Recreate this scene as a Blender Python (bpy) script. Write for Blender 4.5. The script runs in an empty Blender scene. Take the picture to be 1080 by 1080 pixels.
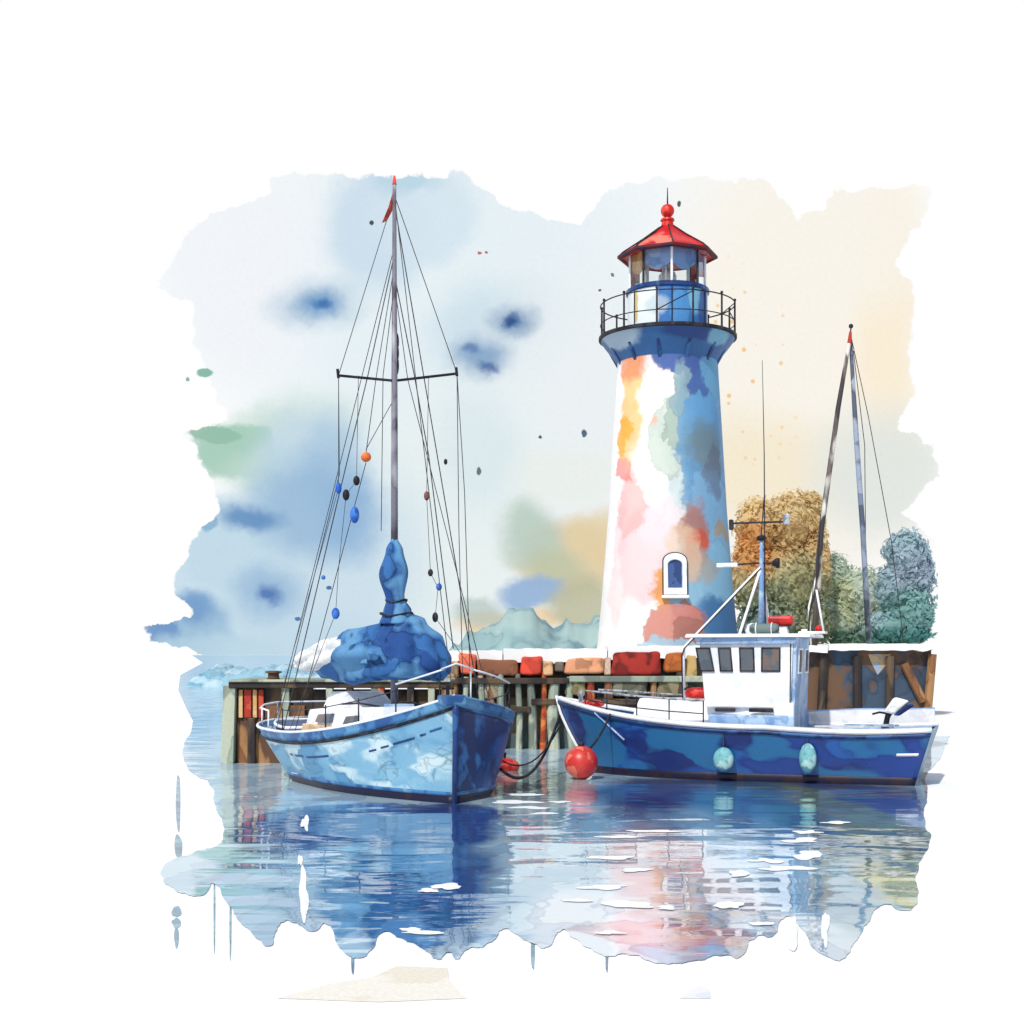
import bpy, math, random
from mathutils import Vector, Matrix, noise as mn
random.seed(7)
R = math.radians
S = bpy.context.scene
COL = S.collection
F = 1484.0; HZ = 690.0; CH = 2.6      # focal length in photo pixels, horizon row, eye height

def srgb(r, g, b, a=1.0):
    def c(v):
        v /= 255.0
        return v / 12.92 if v <= 0.04045 else ((v + 0.055) / 1.055) ** 2.4
    return (c(r), c(g), c(b), a)

# ------------------------------------------------------------------ camera
cd = bpy.data.cameras.new('camera'); cam = bpy.data.objects.new('camera', cd); COL.objects.link(cam)
cam.location = (0, 0, CH); cam.rotation_euler = (R(90), 0, 0)
cd.sensor_width = 36; cd.lens = 36 * F / 1080; cd.shift_y = (HZ - 540) / 1080
cd.clip_start = 0.1; cd.clip_end = 9000
S.camera = cam
S.view_settings.view_transform = 'Standard'; S.view_settings.look = 'None'
S.view_settings.exposure = 0; S.view_settings.gamma = 1

# ------------------------------------------------------------------ node helpers
class NT:
    def __init__(s, tree): s.t = tree; s.n = tree.nodes; s.l = tree.links
    def new(s, kind, **kw):
        nd = s.n.new(kind)
        for k, v in kw.items():
            if k == 'ins':
                for i, x in v.items():
                    if isinstance(x, bpy.types.NodeSocket): s.l.new(x, nd.inputs[i])
                    else: nd.inputs[i].default_value = x
            else: setattr(nd, k, v)
        return nd
    def math(s, op, a, b=0.0, clamp=False):
        return s.new('ShaderNodeMath', operation=op, use_clamp=clamp, ins={0: a, 1: b}).outputs[0]
    def vmath(s, op, a, b=(0, 0, 0)):
        nd = s.new('ShaderNodeVectorMath', operation=op, ins={0: a, 1: b})
        return nd.outputs['Value'] if op in ('LENGTH', 'DOT_PRODUCT') else nd.outputs[0]
    def noise(s, vec, scale, detail=4, rough=0.55, out='Fac'):
        return s.new('ShaderNodeTexNoise', ins={'Vector': vec, 'Scale': scale, 'Detail': detail, 'Roughness': rough}).outputs[out]
    def mix(s, fac, a, b, blend='MIX'):
        nd = s.new('ShaderNodeMix', data_type='RGBA', blend_type=blend)
        for i, x in ((0, fac), (6, a), (7, b)):
            if isinstance(x, bpy.types.NodeSocket): s.l.new(x, nd.inputs[i])
            else: nd.inputs[i].default_value = x
        return nd.outputs[2]
    def ramp01(s, v, lo, hi, a=0.0, b=1.0, smooth=True):
        nd = s.new('ShaderNodeMapRange', interpolation_type='SMOOTHSTEP' if smooth else 'LINEAR')
        for i, x in enumerate((v, lo, hi, a, b)):
            if isinstance(x, bpy.types.NodeSocket): s.l.new(x, nd.inputs[i])
            else: nd.inputs[i].default_value = x
        return nd.outputs[0]
    def spots(s, P, base, spots, rim=0.0):
        """washes of colour: (cx, cy, rx, ry, softness, colour, strength)"""
        c = base
        for (cx, cy, rx, ry, soft, col, st) in spots:
            q = s.vmath('MULTIPLY', s.vmath('SUBTRACT', P, (cx, cy, 0)), (1 / rx, 1 / ry, 0))
            ln = s.vmath('LENGTH', q)
            f = s.ramp01(ln, 1 - soft, 1 + soft, st, 0.0)
            c = s.mix(f, c, srgb(*col))
            if rim and soft <= .15:
                e = s.math('MULTIPLY', s.ramp01(ln, .90, .98, 0, rim), s.ramp01(ln, 1.0, 1.03, 1, 0))
                c = s.mix(e, c, srgb(*[int(v * .72) for v in col]))
        return c
    def warp(s, P, scale, amp, detail=4):
        nz = s.noise(P, scale, detail, 0.6, 'Color')
        return s.vmath('ADD', P, s.vmath('MULTIPLY', s.vmath('SUBTRACT', nz, (0.5, 0.5, 0.5)), (amp, amp, amp)))

# ------------------------------------------------------------------ world: bright ragged cloud washes ahead, blue sky behind
SUN_EL, SUN_AZ = R(46), R(-156)   # azimuth from +Y towards +X: the sun stands to the left, a little behind the camera
W = bpy.data.worlds.new('World'); S.world = W; W.use_nodes = True
W.node_tree.nodes.clear(); w = NT(W.node_tree)
sky = w.new('ShaderNodeTexSky', sky_type='NISHITA', sun_disc=False, sun_elevation=SUN_EL, sun_rotation=SUN_AZ, air_density=1.0, dust_density=1.5)
dirv = w.new('ShaderNodeTexCoord').outputs['Generated']
sx = w.new('ShaderNodeSeparateXYZ', ins={0: dirv})
dy = w.math('MAXIMUM', sx.outputs[1], 0.05)
az = w.math('ADD', w.math('MULTIPLY', w.math('DIVIDE', sx.outputs[0], dy), F), 540.0)
el = w.math('ADD', w.math('MULTIPLY', w.math('DIVIDE', sx.outputs[2], dy), -F), HZ)

P = w.new('ShaderNodeCombineXYZ', ins={0: az, 1: el, 2: 0.0}).outputs[0]
Pw = w.warp(w.warp(P, 0.012, 46, 5), 0.06, 9, 4)
Pe = w.warp(P, 0.03, 34, 7)
WHITE = srgb(255, 255, 255)
SKY = [
 (560, 330, 330, 260, .5, (243, 248, 250), .9), (470, 300, 190, 220, .5, (228, 240, 245), .8),
 (250, 290, 90, 110, .4, (242, 245, 249), .9),
 (850, 380, 150, 260, .35, (250, 245, 235), 1), (935, 350, 34, 130, .6, (251, 236, 208), .75), (900, 270, 70, 60, .5, (249, 245, 235), .8),
 (800, 500, 90, 60, .6, (246, 234, 208), .9), (930, 500, 70, 70, .5, (226, 231, 226), .9),
 (395, 240, 50, 65, .35, (204, 223, 237), .9), (450, 225, 54, 54, .25, (212, 229, 240), .8), (430, 190, 36, 16, .5, (182, 212, 228), .8),
 (335, 320, 45, 25, .6, (190, 212, 228), .8),
 (530, 350, 70, 50, .6, (190, 215, 230), .7), 
 (620, 430, 110, 150, .5, (236, 242, 244), .9), (480, 560, 110, 140, .5, (232, 241, 240), .9),
 (330, 440, 60, 30, .5, (222, 236, 232), .9), (290, 470, 70, 40, .4, (205, 226, 216), .9), (248, 476, 45, 30, .14, (168, 206, 188), .95), (226, 460, 24, 10, .14, (150, 192, 172), .9), (300, 500, 60, 26, .5, (198, 222, 214), .8),
 (330, 480, 60, 50, .5, (195, 218, 234), .8), (290, 620, 120, 105, .14, (200, 223, 236), .95), (240, 575, 50, 50, .2, (196, 220, 234), .95),
 (385, 600, 70, 100, .6, (206, 225, 236), .8), (330, 535, 62, 50, .5, (142, 180, 214), .75), (355, 500, 30, 50, .6, (150, 186, 218), .6), (262, 545, 28, 14, .6, (92, 140, 192), .85),
 (286, 628, 36, 28, .6, (140, 178, 214), .7), (288, 630, 12, 9, .7, (80, 120, 182), .9), (375, 545, 30, 40, .6, (130, 172, 214), .4),
 (200, 665, 45, 40, .25, (150, 186, 216), .9), (170, 672, 24, 24, .2, (112, 152, 200), .9), (205, 640, 18, 14, .6, (105, 150, 200), .7),
 (230, 700, 80, 34, .2, (176, 208, 226), .9), (215, 552, 14, 10, .15, (140, 180, 210), .9), (330, 690, 120, 40, .5, (196, 220, 234), .8),
 (505, 480, 40, 60, .6, (214, 230, 236), .6), (600, 500, 60, 30, .5, (236, 240, 232), .6),
 (602, 590, 58, 44, .3, (222, 204, 166), .9), (640, 570, 40, 34, .4, (228, 208, 166), .8), (560, 565, 34, 34, .5, (184, 204, 192), .85), (585, 600, 30, 20, .5, (190, 198, 168), .8),
 (562, 626, 34, 17, .35, (152, 182, 218), .95), (540, 655, 60, 14, .3, (240, 214, 176), .95), (615, 640, 34, 30, .4, (190, 190, 160), .9),
 (505, 645, 28, 14, .4, (176, 196, 190), .7), (625, 680, 50, 18, .3, (128, 160, 162), .9),
 (337, 320, 20, 14, .8, (110, 156, 200), .95), (339, 321, 8, 5, .8, (70, 116, 178), .9),
 (540, 335, 20, 15, .8, (110, 146, 186), .9), (537, 332, 8, 7, .7, (52, 86, 140), .95), (508, 376, 26, 18, .8, (130, 164, 200), .9), (516, 388, 9, 6, .7, (66, 100, 160), .8), (498, 368, 8, 6, .7, (84, 118, 172), .7),
]
c = w.spots(Pw, WHITE, SKY)
gr = w.noise(P, 0.22, 3, 0.6)
c = w.mix(w.ramp01(gr, .40, .75, 0.0, .08), c, srgb(205, 215, 225), 'MULTIPLY')
# darker pigment rims on the blue washes
def curve(xs, pts, lo, hi):
    nd = w.new('ShaderNodeFloatCurve'); m = nd.mapping.curves[0]
    P2 = [((a - lo) / (hi - lo), b / 1080.0) for a, b in pts]
    m.points[0].location = P2[0]; m.points[1].location = P2[-1]
    for q in P2[1:-1]: m.points.new(*q)
    for q in m.points: q.handle_type = 'VECTOR'
    nd.mapping.update()
    w.l.new(w.ramp01(xs, lo, hi, 0, 1, False), nd.inputs['Value'])
    return w.math('MULTIPLY', nd.outputs[0], 1080.0)
se = w.new('ShaderNodeSeparateXYZ', ins={0: Pe}); ex, ey = se.outputs[0], se.outputs[1]
Lf = curve(ey, [(150, 300), (190, 285), (205, 285), (232, 205), (300, 165), (322, 206), (370, 205), (400, 225), (440, 240), (456, 196), (500, 222), (540, 232), (556, 212), (610, 186), (652, 200), (662, 156), (676, 160), (684, 196), (692, 222), (712, 224), (760, 224)], 150, 760)
Rt = curve(ey, [(150, 860), (196, 985), (225, 975), (280, 946), (300, 962), (415, 962), (450, 944), (468, 985), (500, 990), (540, 950), (570, 985), (760, 990)], 150, 760)
Tp = curve(ex, [(100, 320), (165, 290), (205, 236), (272, 192), (285, 184), (488, 184), (530, 214), (612, 238), (632, 206), (700, 190), (808, 190), (838, 232), (872, 222), (880, 200), (1000, 196)], 100, 1000)
inside = w.math('MULTIPLY', w.ramp01(w.math('SUBTRACT', ex, Lf), -1.5, 1.5), w.math('MULTIPLY', w.ramp01(w.math('SUBTRACT', Rt, ex), -1.5, 1.5), w.ramp01(w.math('SUBTRACT', ey, Tp), -1.5, 1.5)))
c = w.mix(inside, WHITE, c)
for (cx_, cy_, rx_, ry_, col_) in ((216, 393, 8.5, 4.5, (120, 178, 158)), (198, 400, 2, 2.4, (130, 170, 160)), (392, 235, 2.2, 2.2, (30, 30, 50)), (570, 461, 2, 1.6, (40, 60, 60)), (616, 457, 3, 4, (40, 74, 110)), (505, 497, 2.4, 4.5, (80, 96, 96)), (716, 215, 2, 3, (30, 40, 50)),
    (506, 267, 2, 1.6, (190, 70, 60)), (513, 266, 1.6, 1.6, (190, 70, 60)), (633, 306, 1.4, 1.4, (40, 60, 80)), (347, 620, 3, 2, (40, 90, 160)), (314, 653, 3, 2.2, (60, 110, 170)), (646, 290, 2, 2, (70, 110, 120)), (536, 668, 3.2, 4.6, (30, 40, 60))):
    c = w.spots(w.vmath('ADD', P, w.vmath('MULTIPLY', w.vmath('SUBTRACT', w.noise(P, .25, 2, .5, 'Color'), (.5, .5, .5)), (3, 3, 0))), c, [(cx_, cy_, rx_, ry_, .2, col_, .9)])
vor = w.new('ShaderNodeTexVoronoi', ins={'Vector': P, 'Scale': .075})
sm_ = w.ramp01(w.vmath('LENGTH', w.vmath('MULTIPLY', w.vmath('SUBTRACT', P, (785, 390, 0)), (1 / 75, 1 / 140, 0))), .3, 1.1, 1, 0)
rv = w.new('ShaderNodeSeparateXYZ', ins={0: vor.outputs['Color']})
c = w.mix(w.math('MULTIPLY', w.math('MULTIPLY', w.ramp01(vor.outputs['Distance'], .12, .22, .8, 0), sm_), w.ramp01(rv.outputs[0], .5, .55)), c, srgb(244, 190, 104))
front = w.math('MULTIPLY', w.ramp01(sx.outputs[1], 0.05, 0.6), w.ramp01(sx.outputs[2], 0.93, 0.6))
nis = w.new('ShaderNodeVectorMath', operation='SCALE', ins={0: sky.outputs[0]}); nis.inputs['Scale'].default_value = 0.11
c = w.mix(front, nis.outputs[0], c)
bg = w.new('ShaderNodeBackground', ins={0: c, 1: 1.0})
w.l.new(bg.outputs[0], w.new('ShaderNodeOutputWorld').inputs[0])
try: W.cycles.sampling_method = 'MANUAL'; W.cycles.sample_map_resolution = 512
except Exception: pass

ld = bpy.data.lights.new('sun', 'SUN'); ld.energy = 3.0; ld.angle = R(1.5); ld.color = (1, .96, .9)
sun = bpy.data.objects.new('sun', ld); COL.objects.link(sun)
sdir = Vector((math.sin(SUN_AZ) * math.cos(SUN_EL), math.cos(SUN_AZ) * math.cos(SUN_EL), math.sin(SUN_EL)))
sun.rotation_euler = sdir.to_track_quat('Z', 'Y').to_euler(); sun.location = (-20, -10, 40)

# ------------------------------------------------------------------ materials
MATS = {}
def wc(name, cols, scale=1.5, rough=.65, spec=.3, edge=.25, grain=.12, bump=.15, metal=0.0, seed=0.0, stretch=(1, 1, 1)):
    """paint with hard-edged and soft tonal patches, fine grain and a light bump"""
    if name in MATS: return MATS[name]
    m = bpy.data.materials.new(name); m.use_nodes = True; t = NT(m.node_tree); t.n.clear()
    tc = t.new('ShaderNodeTexCoord').outputs['Object']
    v = t.vmath('ADD', t.vmath('MULTIPLY', tc, stretch), (seed, seed * 1.7, seed * .6))
    v2 = t.warp(v, scale * 1.3, .5 / scale, 3)
    c = srgb(*cols[0])
    for i, cc in enumerate(cols[1:]):
        n1 = t.noise(t.vmath('ADD', v2, (3.1 * i, 7.7 * i, 1.3 * i)), scale * (1 + .35 * i), 2, .45)
        c = t.mix(t.ramp01(n1, .52 - .02 * i, .55 + .05 * (i % 2), 0, .95), c, srgb(*cc))
        if edge: c = t.mix(t.math('MULTIPLY', t.math('MULTIPLY', t.ramp01(n1, .505 - .02 * i, .522 - .02 * i), t.ramp01(n1, .54 - .02 * i, .524 - .02 * i)), edge), c, srgb(70, 70, 90), 'MULTIPLY')
    g = t.noise(tc, 28, 4, .65)
    c = t.mix(t.ramp01(g, .35, .7, 0, grain), c, srgb(90, 90, 105), 'MULTIPLY')
    b = t.new('ShaderNodeBump', ins={'Strength': bump, 'Distance': .02, 'Height': g})
    p = t.new('ShaderNodeBsdfPrincipled', ins={'Base Color': c, 'Roughness': rough, 'Specular IOR Level': spec, 'Metallic': metal, 'Normal': b.outputs[0]})
    t.l.new(p.outputs[0], t.new('ShaderNodeOutputMaterial').inputs[0])
    MATS[name] = m; return m

INK = wc('ink black', [(26, 26, 34), (52, 50, 58)], 5, .6)
WIRE = wc('rigging wire', [(62, 62, 70), (40, 40, 46)], 4, .5)
STEEL = wc('weathered steel', [(176, 182, 190), (108, 116, 128)], 6, .35, .5)
WHITEP = wc('white paint', [(236, 238, 242), (222, 228, 236), (250, 250, 250)], 1.4, .5, edge=.1, grain=.05)
BLUEW = wc('pale blue paint and aft face shade', [(150, 182, 220), (176, 204, 232), (116, 152, 200)], 1.6, .5)
HULLA = wc('light blue hull paint', [(136, 182, 204), (172, 206, 216), (86, 144, 182), (198, 220, 224), (118, 170, 198)], .9, .4, .4, .3, grain=.08, stretch=(.6, .9, 1.2), seed=3.3)
NAVY = wc('navy hull paint', [(26, 62, 138), (30, 90, 164), (24, 44, 106), (30, 104, 154)], .7, .35, .45, .2, grain=.12, stretch=(.6, 1, 1.1), seed=1.2)
NAVYD = wc('deep blue paint', [(34, 66, 122), (50, 98, 156), (26, 46, 94)], 1.6, .4)
RAILB = wc('mid blue rail paint', [(66, 122, 174), (98, 152, 190), (40, 84, 140)], 2.0, .4)
BOOT = wc('dark boot paint', [(26, 24, 52), (44, 30, 40)], 2, .45)
COVER = wc('blue sail canvas', [(52, 104, 164), (34, 72, 134), (96, 150, 192)], .9, .85, edge=.5, seed=4)
CANVW = wc('white sail canvas', [(240, 240, 236), (214, 220, 224)], 3, .8, edge=.4)
RED = wc('red paint', [(206, 38, 34), (228, 72, 54), (160, 26, 30)], 3, .4)
REDROOF = wc('red roof paint', [(214, 36, 34), (196, 26, 32), (238, 130, 110)], .8, .4, seed=9)
BUOY = wc('red buoy vinyl', [(214, 60, 52), (236, 120, 100), (200, 44, 44)], 2.2, .35, .5, seed=2)
ORANGE = wc('orange paint', [(222, 112, 52), (232, 150, 92)], 4, .5)
GLASSD = wc('dark window glass', [(84, 92, 104), (112, 96, 90), (64, 80, 98)], 1.3, .1, .6, edge=0, bump=0, seed=5)
DECK = wc('deck paint', [(176, 202, 226), (206, 222, 234), (140, 176, 214)], 1.8, .6)
TEAK = wc('pale wood', [(226, 192, 152), (206, 170, 132)], 3, .7)
WOODD = wc('dark wet timber', [(74, 64, 56), (52, 46, 46), (104, 86, 66)], 1.2, .8, stretch=(1, 1, .4))
WOODG = wc('grey green timber', [(158, 170, 152), (186, 192, 170), (112, 122, 112)], 1.3, .85, stretch=(1, 1, .4))
WOODB = wc('brown timber', [(136, 94, 62), (168, 126, 84), (90, 66, 54)], 1.6, .8, stretch=(1, 1, .5))
PLANKR = wc('red plank paint', [(178, 52, 40), (200, 80, 54)], 3, .6)
PLANKO = wc('ochre plank paint', [(222, 184, 132), (206, 158, 98)], 3, .6)
RUST = wc('rusty orange steel', [(198, 92, 44), (224, 130, 70), (150, 62, 38)], 2.5, .8)
CAP = wc('whitewashed coping', [(248, 247, 245), (236, 234, 232)], 1.3, .8, edge=.1, grain=.05)
QWALL = wc('quay masonry', [(112, 104, 84), (80, 74, 66), (142, 130, 100), (78, 96, 100)], .55, .85, seed=6)
QBLUE = wc('tarred quay masonry', [(66, 84, 104), (84, 68, 60), (58, 70, 88), (112, 84, 62)], .5, .8, seed=11)
def stone(n, c): return wc(n, [c, tuple(int(x * .82) for x in c), tuple(min(255, int(x * 1.15)) for x in c)], 1.3, .85, edge=.3, seed=len(n))
LAMPG = wc('lamp lens glass', [(240, 238, 226), (214, 226, 232)], 5, .2, .6)
BLIND = wc('blue lantern blind', [(150, 178, 222), (126, 156, 208), (176, 198, 228)], 1.3, .6)

def glass(name):
    m = bpy.data.materials.new(name); m.use_nodes = True; t = NT(m.node_tree); t.n.clear()
    tr = t.new('ShaderNodeBsdfTransparent', ins={0: (.93, .97, .98, 1)}); gl = t.new('ShaderNodeBsdfGlossy', ins={'Color': (1, 1, 1, 1), 'Roughness': .05})
    mx = t.new('ShaderNodeMixShader', ins={0: t.new('ShaderNodeFresnel', ins={0: 1.45}).outputs[0], 1: tr.outputs[0], 2: gl.outputs[0]})
    t.l.new(mx.outputs[0], t.new('ShaderNodeOutputMaterial').inputs[0]); return m
GLASS = glass('clear lantern glass')

def spotmat(name, mode, base, spots, wscale, wamp, rough=.7, spec=.3, k=1.0, grain=.1):
    """paint with patches placed in object space: mode 'cyl' = (angle*k, z), 'xz', 'xy'"""
    m = bpy.data.materials.new(name); m.use_nodes = True; t = NT(m.node_tree); t.n.clear()
    tc = t.new('ShaderNodeTexCoord').outputs['Object']
    s = t.new('ShaderNodeSeparateXYZ', ins={0: tc})
    if mode == 'cyl': u = t.math('MULTIPLY', t.math('ARCTAN2', s.outputs[0], t.math('MULTIPLY', s.outputs[1], -1.0)), k); v = s.outputs[2]
    elif mode == 'xz': u, v = s.outputs[0], s.outputs[2]
    else: u, v = s.outputs[0], s.outputs[1]
    Pq = t.new('ShaderNodeCombineXYZ', ins={0: u, 1: v, 2: 0.0}).outputs[0]
    Pw = t.warp(t.warp(Pq, wscale, wamp, 3), wscale * 4, wamp * .25, 4)
    c = t.spots(Pw, srgb(*base), spots, .3)
    g = t.noise(tc, 22, 4, .65)
    soft = t.noise(tc, .8, 3, .5)
    c = t.mix(t.ramp01(soft, .5, .56, 0, .10), c, srgb(150, 160, 185), 'MULTIPLY')
    c = t.mix(t.ramp01(g, .35, .7, 0, grain), c, srgb(110, 110, 125), 'MULTIPLY')
    b = t.new('ShaderNodeBump', ins={'Strength': .2, 'Distance': .02, 'Height': g})
    p = t.new('ShaderNodeBsdfPrincipled', ins={'Base Color': c, 'Roughness': rough, 'Specular IOR Level': spec, 'Normal': b.outputs[0]})
    t.l.new(p.outputs[0], t.new('ShaderNodeOutputMaterial').inputs[0]); return m

# ------------------------------------------------------------------ mesh helpers
class MB:
    def __init__(s): s.v = []; s.f = []
    def add(s, vs, fs):
        o = len(s.v); s.v += [tuple(q) for q in vs]; s.f += [tuple(i + o for i in f) for f in fs]; return s
    def box(s, x0, x1, y0, y1, z0, z1):
        return s.add([(x0, y0, z0), (x1, y0, z0), (x1, y1, z0), (x0, y1, z0), (x0, y0, z1), (x1, y0, z1), (x1, y1, z1), (x0, y1, z1)],
                     [(3, 2, 1, 0), (4, 5, 6, 7), (0, 1, 5, 4), (1, 2, 6, 5), (2, 3, 7, 6), (3, 0, 4, 7)])
    def hexa(s, lo, hi):   # two quads of 4 points
        return s.add(list(lo) + list(hi), [(3, 2, 1, 0), (4, 5, 6, 7), (0, 1, 5, 4), (1, 2, 6, 5), (2, 3, 7, 6), (3, 0, 4, 7)])
    def tube(s, pts, r, n=8, wob=0.0):
        pts = [Vector(p) for p in pts]; rr = r if isinstance(r, (list, tuple)) else [r] * len(pts)
        vs = []; fs = []; up = None
        for i, p in enumerate(pts):
            d = (pts[min(i + 1, len(pts) - 1)] - pts[max(i - 1, 0)]).normalized()
            if up is None: up = d.orthogonal().normalized()
            up = (up - d * up.dot(d)).normalized(); sd = d.cross(up)
            for k in range(n):
                a = 2 * math.pi * k / n
                q = rr[i] * (1 + (wob * (mn.noise(Vector((p.x * 3 + math.cos(a) * 1.5, p.y * 3 + math.sin(a) * 1.5, p.z * 3))))) if wob else rr[i])
                if not wob: q = rr[i]
                vs.append(p + (up * math.cos(a) + sd * math.sin(a)) * q)
        for i in range(len(pts) - 1):
            for k in range(n):
                k2 = (k + 1) % n; fs.append((i * n + k, i * n + k2, (i + 1) * n + k2, (i + 1) * n + k))
        fs.append(tuple(range(n))[::-1]); fs.append(tuple(range((len(pts) - 1) * n, len(pts) * n)))
        return s.add(vs, fs)
    def lathe(s, prof, n=32, c=(0, 0), cap=True):
        vs = []; fs = []
        for r, z in prof:
            for k in range(n):
                a = 2 * math.pi * k / n; vs.append((c[0] + r * math.cos(a), c[1] + r * math.sin(a), z))
        for i in range(len(prof) - 1):
            for k in range(n):
                k2 = (k + 1) % n; fs.append((i * n + k, i * n + k2, (i + 1) * n + k2, (i + 1) * n + k))
        if cap: fs.append(tuple(range(n))[::-1]); fs.append(tuple(range((len(prof) - 1) * n, len(prof) * n)))
        return s.add(vs, fs)
    def ball(s, c, rx, ry=None, rz=None, n=20, m=12, e=1.0):
        ry = ry or rx; rz = rz or rx
        sp = lambda v: math.copysign(abs(v) ** e, v)
        vs = []; fs = []
        for i in range(m + 1):
            b = -math.pi / 2 + math.pi * i / m
            for k in range(n):
                a = 2 * math.pi * k / n
                vs.append((c[0] + rx * sp(math.cos(b)) * sp(math.cos(a)), c[1] + ry * sp(math.cos(b)) * sp(math.sin(a)), c[2] + rz * sp(math.sin(b))))
        for i in range(m):
            for k in range(n):
                k2 = (k + 1) % n; fs.append((i * n + k, i * n + k2, (i + 1) * n + k2, (i + 1) * n + k))
        return s.add(vs, fs)
    def grid(s, rows, closed=False):
        n = len(rows[0]); vs = [p for r in rows for p in r]; fs = []
        for i in range(len(rows) - 1):
            for k in range(n - (0 if closed else 1)):
                k2 = (k + 1) % n; fs.append((i * n + k, i * n + k2, (i + 1) * n + k2, (i + 1) * n + k))
        return s.add(vs, fs)
    def build(s, name, mat, parent=None, smooth=False, bevel=0.0, subsurf=0, solid=0.0):
        me = bpy.data.meshes.new(name); me.from_pydata(s.v, [], s.f)
        import bmesh
        bm = bmesh.new(); bm.from_mesh(me)
        bmesh.ops.remove_doubles(bm, verts=bm.verts, dist=1e-5)
        bmesh.ops.recalc_face_normals(bm, faces=bm.faces); bm.to_mesh(me); bm.free()
        o = bpy.data.objects.new(name, me); COL.objects.link(o); me.materials.append(mat)
        if smooth:
            for p in me.polygons: p.use_smooth = True
        if solid: md = o.modifiers.new('s', 'SOLIDIFY'); md.thickness = solid; md.offset = -1
        if bevel: md = o.modifiers.new('b', 'BEVEL'); md.width = bevel; md.segments = 2; md.limit_method = 'ANGLE'; md.angle_limit = R(35)
        if subsurf: md = o.modifiers.new('u', 'SUBSURF'); md.levels = md.render_levels = subsurf
        if parent: o.parent = parent
        return o
def tag(o, label=None, cat=None, group=None, kind=None):
    if label: o['label'] = label
    if cat: o['category'] = cat
    if group: o['group'] = group
    if kind: o['kind'] = kind
    return o
def empty(name, loc, rz=0.0):
    o = bpy.data.objects.new(name, None); COL.objects.link(o); o.location = loc; o.rotation_euler = (0, 0, rz); o.empty_display_size = .3
    return o
def at(px, py, Y): return Vector(((px - 540) * Y / F, Y, CH - (py - HZ) * Y / F))
def gnd(px, py): return at(px, py, F * CH / (py - HZ))
def wire(pts, r=.008, sag=0.0, seg=1):
    m = MB(); pts = [Vector(p) for p in pts]
    if sag:
        a, b = pts[0], pts[-1]; pts = [a.lerp(b, i / seg) - Vector((0, 0, sag * 4 * (i / seg) * (1 - i / seg))) for i in range(seg + 1)]
    return m.tube(pts, r, 6)

# ------------------------------------------------------------------ ground and water
gm = bpy.data.materials.new('pale shore'); gm.use_nodes = True; t = NT(gm.node_tree)
tc = t.new('ShaderNodeTexCoord').outputs['Object']
gc = t.mix(t.ramp01(t.noise(t.vmath('MULTIPLY', tc, (1, .35, 1)), .8, 4), .55, .58, 0, .35), srgb(250, 250, 250), srgb(238, 241, 245))
t.l.new(gc, t.n['Principled BSDF'].inputs['Base Color']); t.n['Principled BSDF'].inputs['Roughness'].default_value = .95
t.n['Principled BSDF'].inputs['Specular IOR Level'].default_value = 0.0
m = MB(); rings = [0, 5, 15, 40, 120, 400, 1500, 5000]
rows = [[(r * math.cos(2 * math.pi * k / 48), 20 + r * math.sin(2 * math.pi * k / 48), -0.010) for k in range(48)] for r in rings[1:]]
m.grid(rows, True); m.add([rows[0][k] for k in range(48)], [tuple(range(48))])
tag(m.build('ground', gm), kind='structure')

def ragged(pts, depth=5, amp=.18, seed=1):
    rnd = random.Random(seed)
    for it in range(depth):
        out = []
        for i, a in enumerate(pts):
            b = pts[(i + 1) % len(pts)]; out.append(a)
            L = (b - a).length
            if L < 3 or min(a.y, b.y) < 762:
                continue
            n = Vector((-(b - a).y, (b - a).x, 0)).normalized(); am = amp * (1.0 if it < 2 else .8)
            out.append((a + b) / 2 + n * rnd.uniform(-am, am) * L)
        pts = out
    return pts
OUT = [(330, 690.9), (202, 690.9), (214, 699), (190, 712), (188, 728), (197, 748), (206, 765), (190, 790), (200, 815), (226, 826), (224, 848), (238, 868), (234, 892), (196, 900), (166, 915), (176, 938), (214, 948), (226, 925),
 (244, 962), (262, 982), (286, 1004), (292, 975), (306, 968), (330, 986), (346, 968), (356, 998), (372, 1012), (392, 1006), (402, 978), (424, 992), (442, 996), (462, 1016), (474, 1000), (482, 1016), (492, 998), (515, 1000), (530, 975), (552, 990),
 (578, 1004), (592, 975), (604, 992), (640, 1010), (668, 1004), (690, 1016), (730, 1016), (762, 1004), (782, 1014), (792, 985), (818, 990), (826, 962), (846, 975), (856, 1000), (878, 1012), (888, 1014), (900, 1000), (915, 968), (934, 950),
 (956, 964), (972, 948), (962, 920), (986, 884), (972, 868), (980, 838), (974, 818), (992, 800), (996, 786), (1002, 776)]
O2 = [Vector((a_, b_, 0)) for a_, b_ in OUT]; O3 = []
for i_, p_ in enumerate(O2):
    if i_ < 6 or i_ > len(O2) - 3: O3.append(p_); continue
    O3 += [p_.lerp(O2[i_ - 1], .28), p_.lerp(O2[i_ + 1], .28)]
shore = [gnd(q.x, q.y) for q in ragged(O3, 4, .12, 5)]
ptsw = [Vector((q.x, q.y, 0)) for q in shore] + [Vector((12.5, 44, 0)), Vector((-6, 44, 0))]
wm = bpy.data.materials.new('harbour water'); wm.use_nodes = True; t = NT(wm.node_tree); t.n.clear()
tc = t.new('ShaderNodeTexCoord').outputs['Object']
sxy = t.new('ShaderNodeSeparateXYZ', ins={0: tc})
yy = t.math('MAXIMUM', sxy.outputs[1], 4.0)
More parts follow.
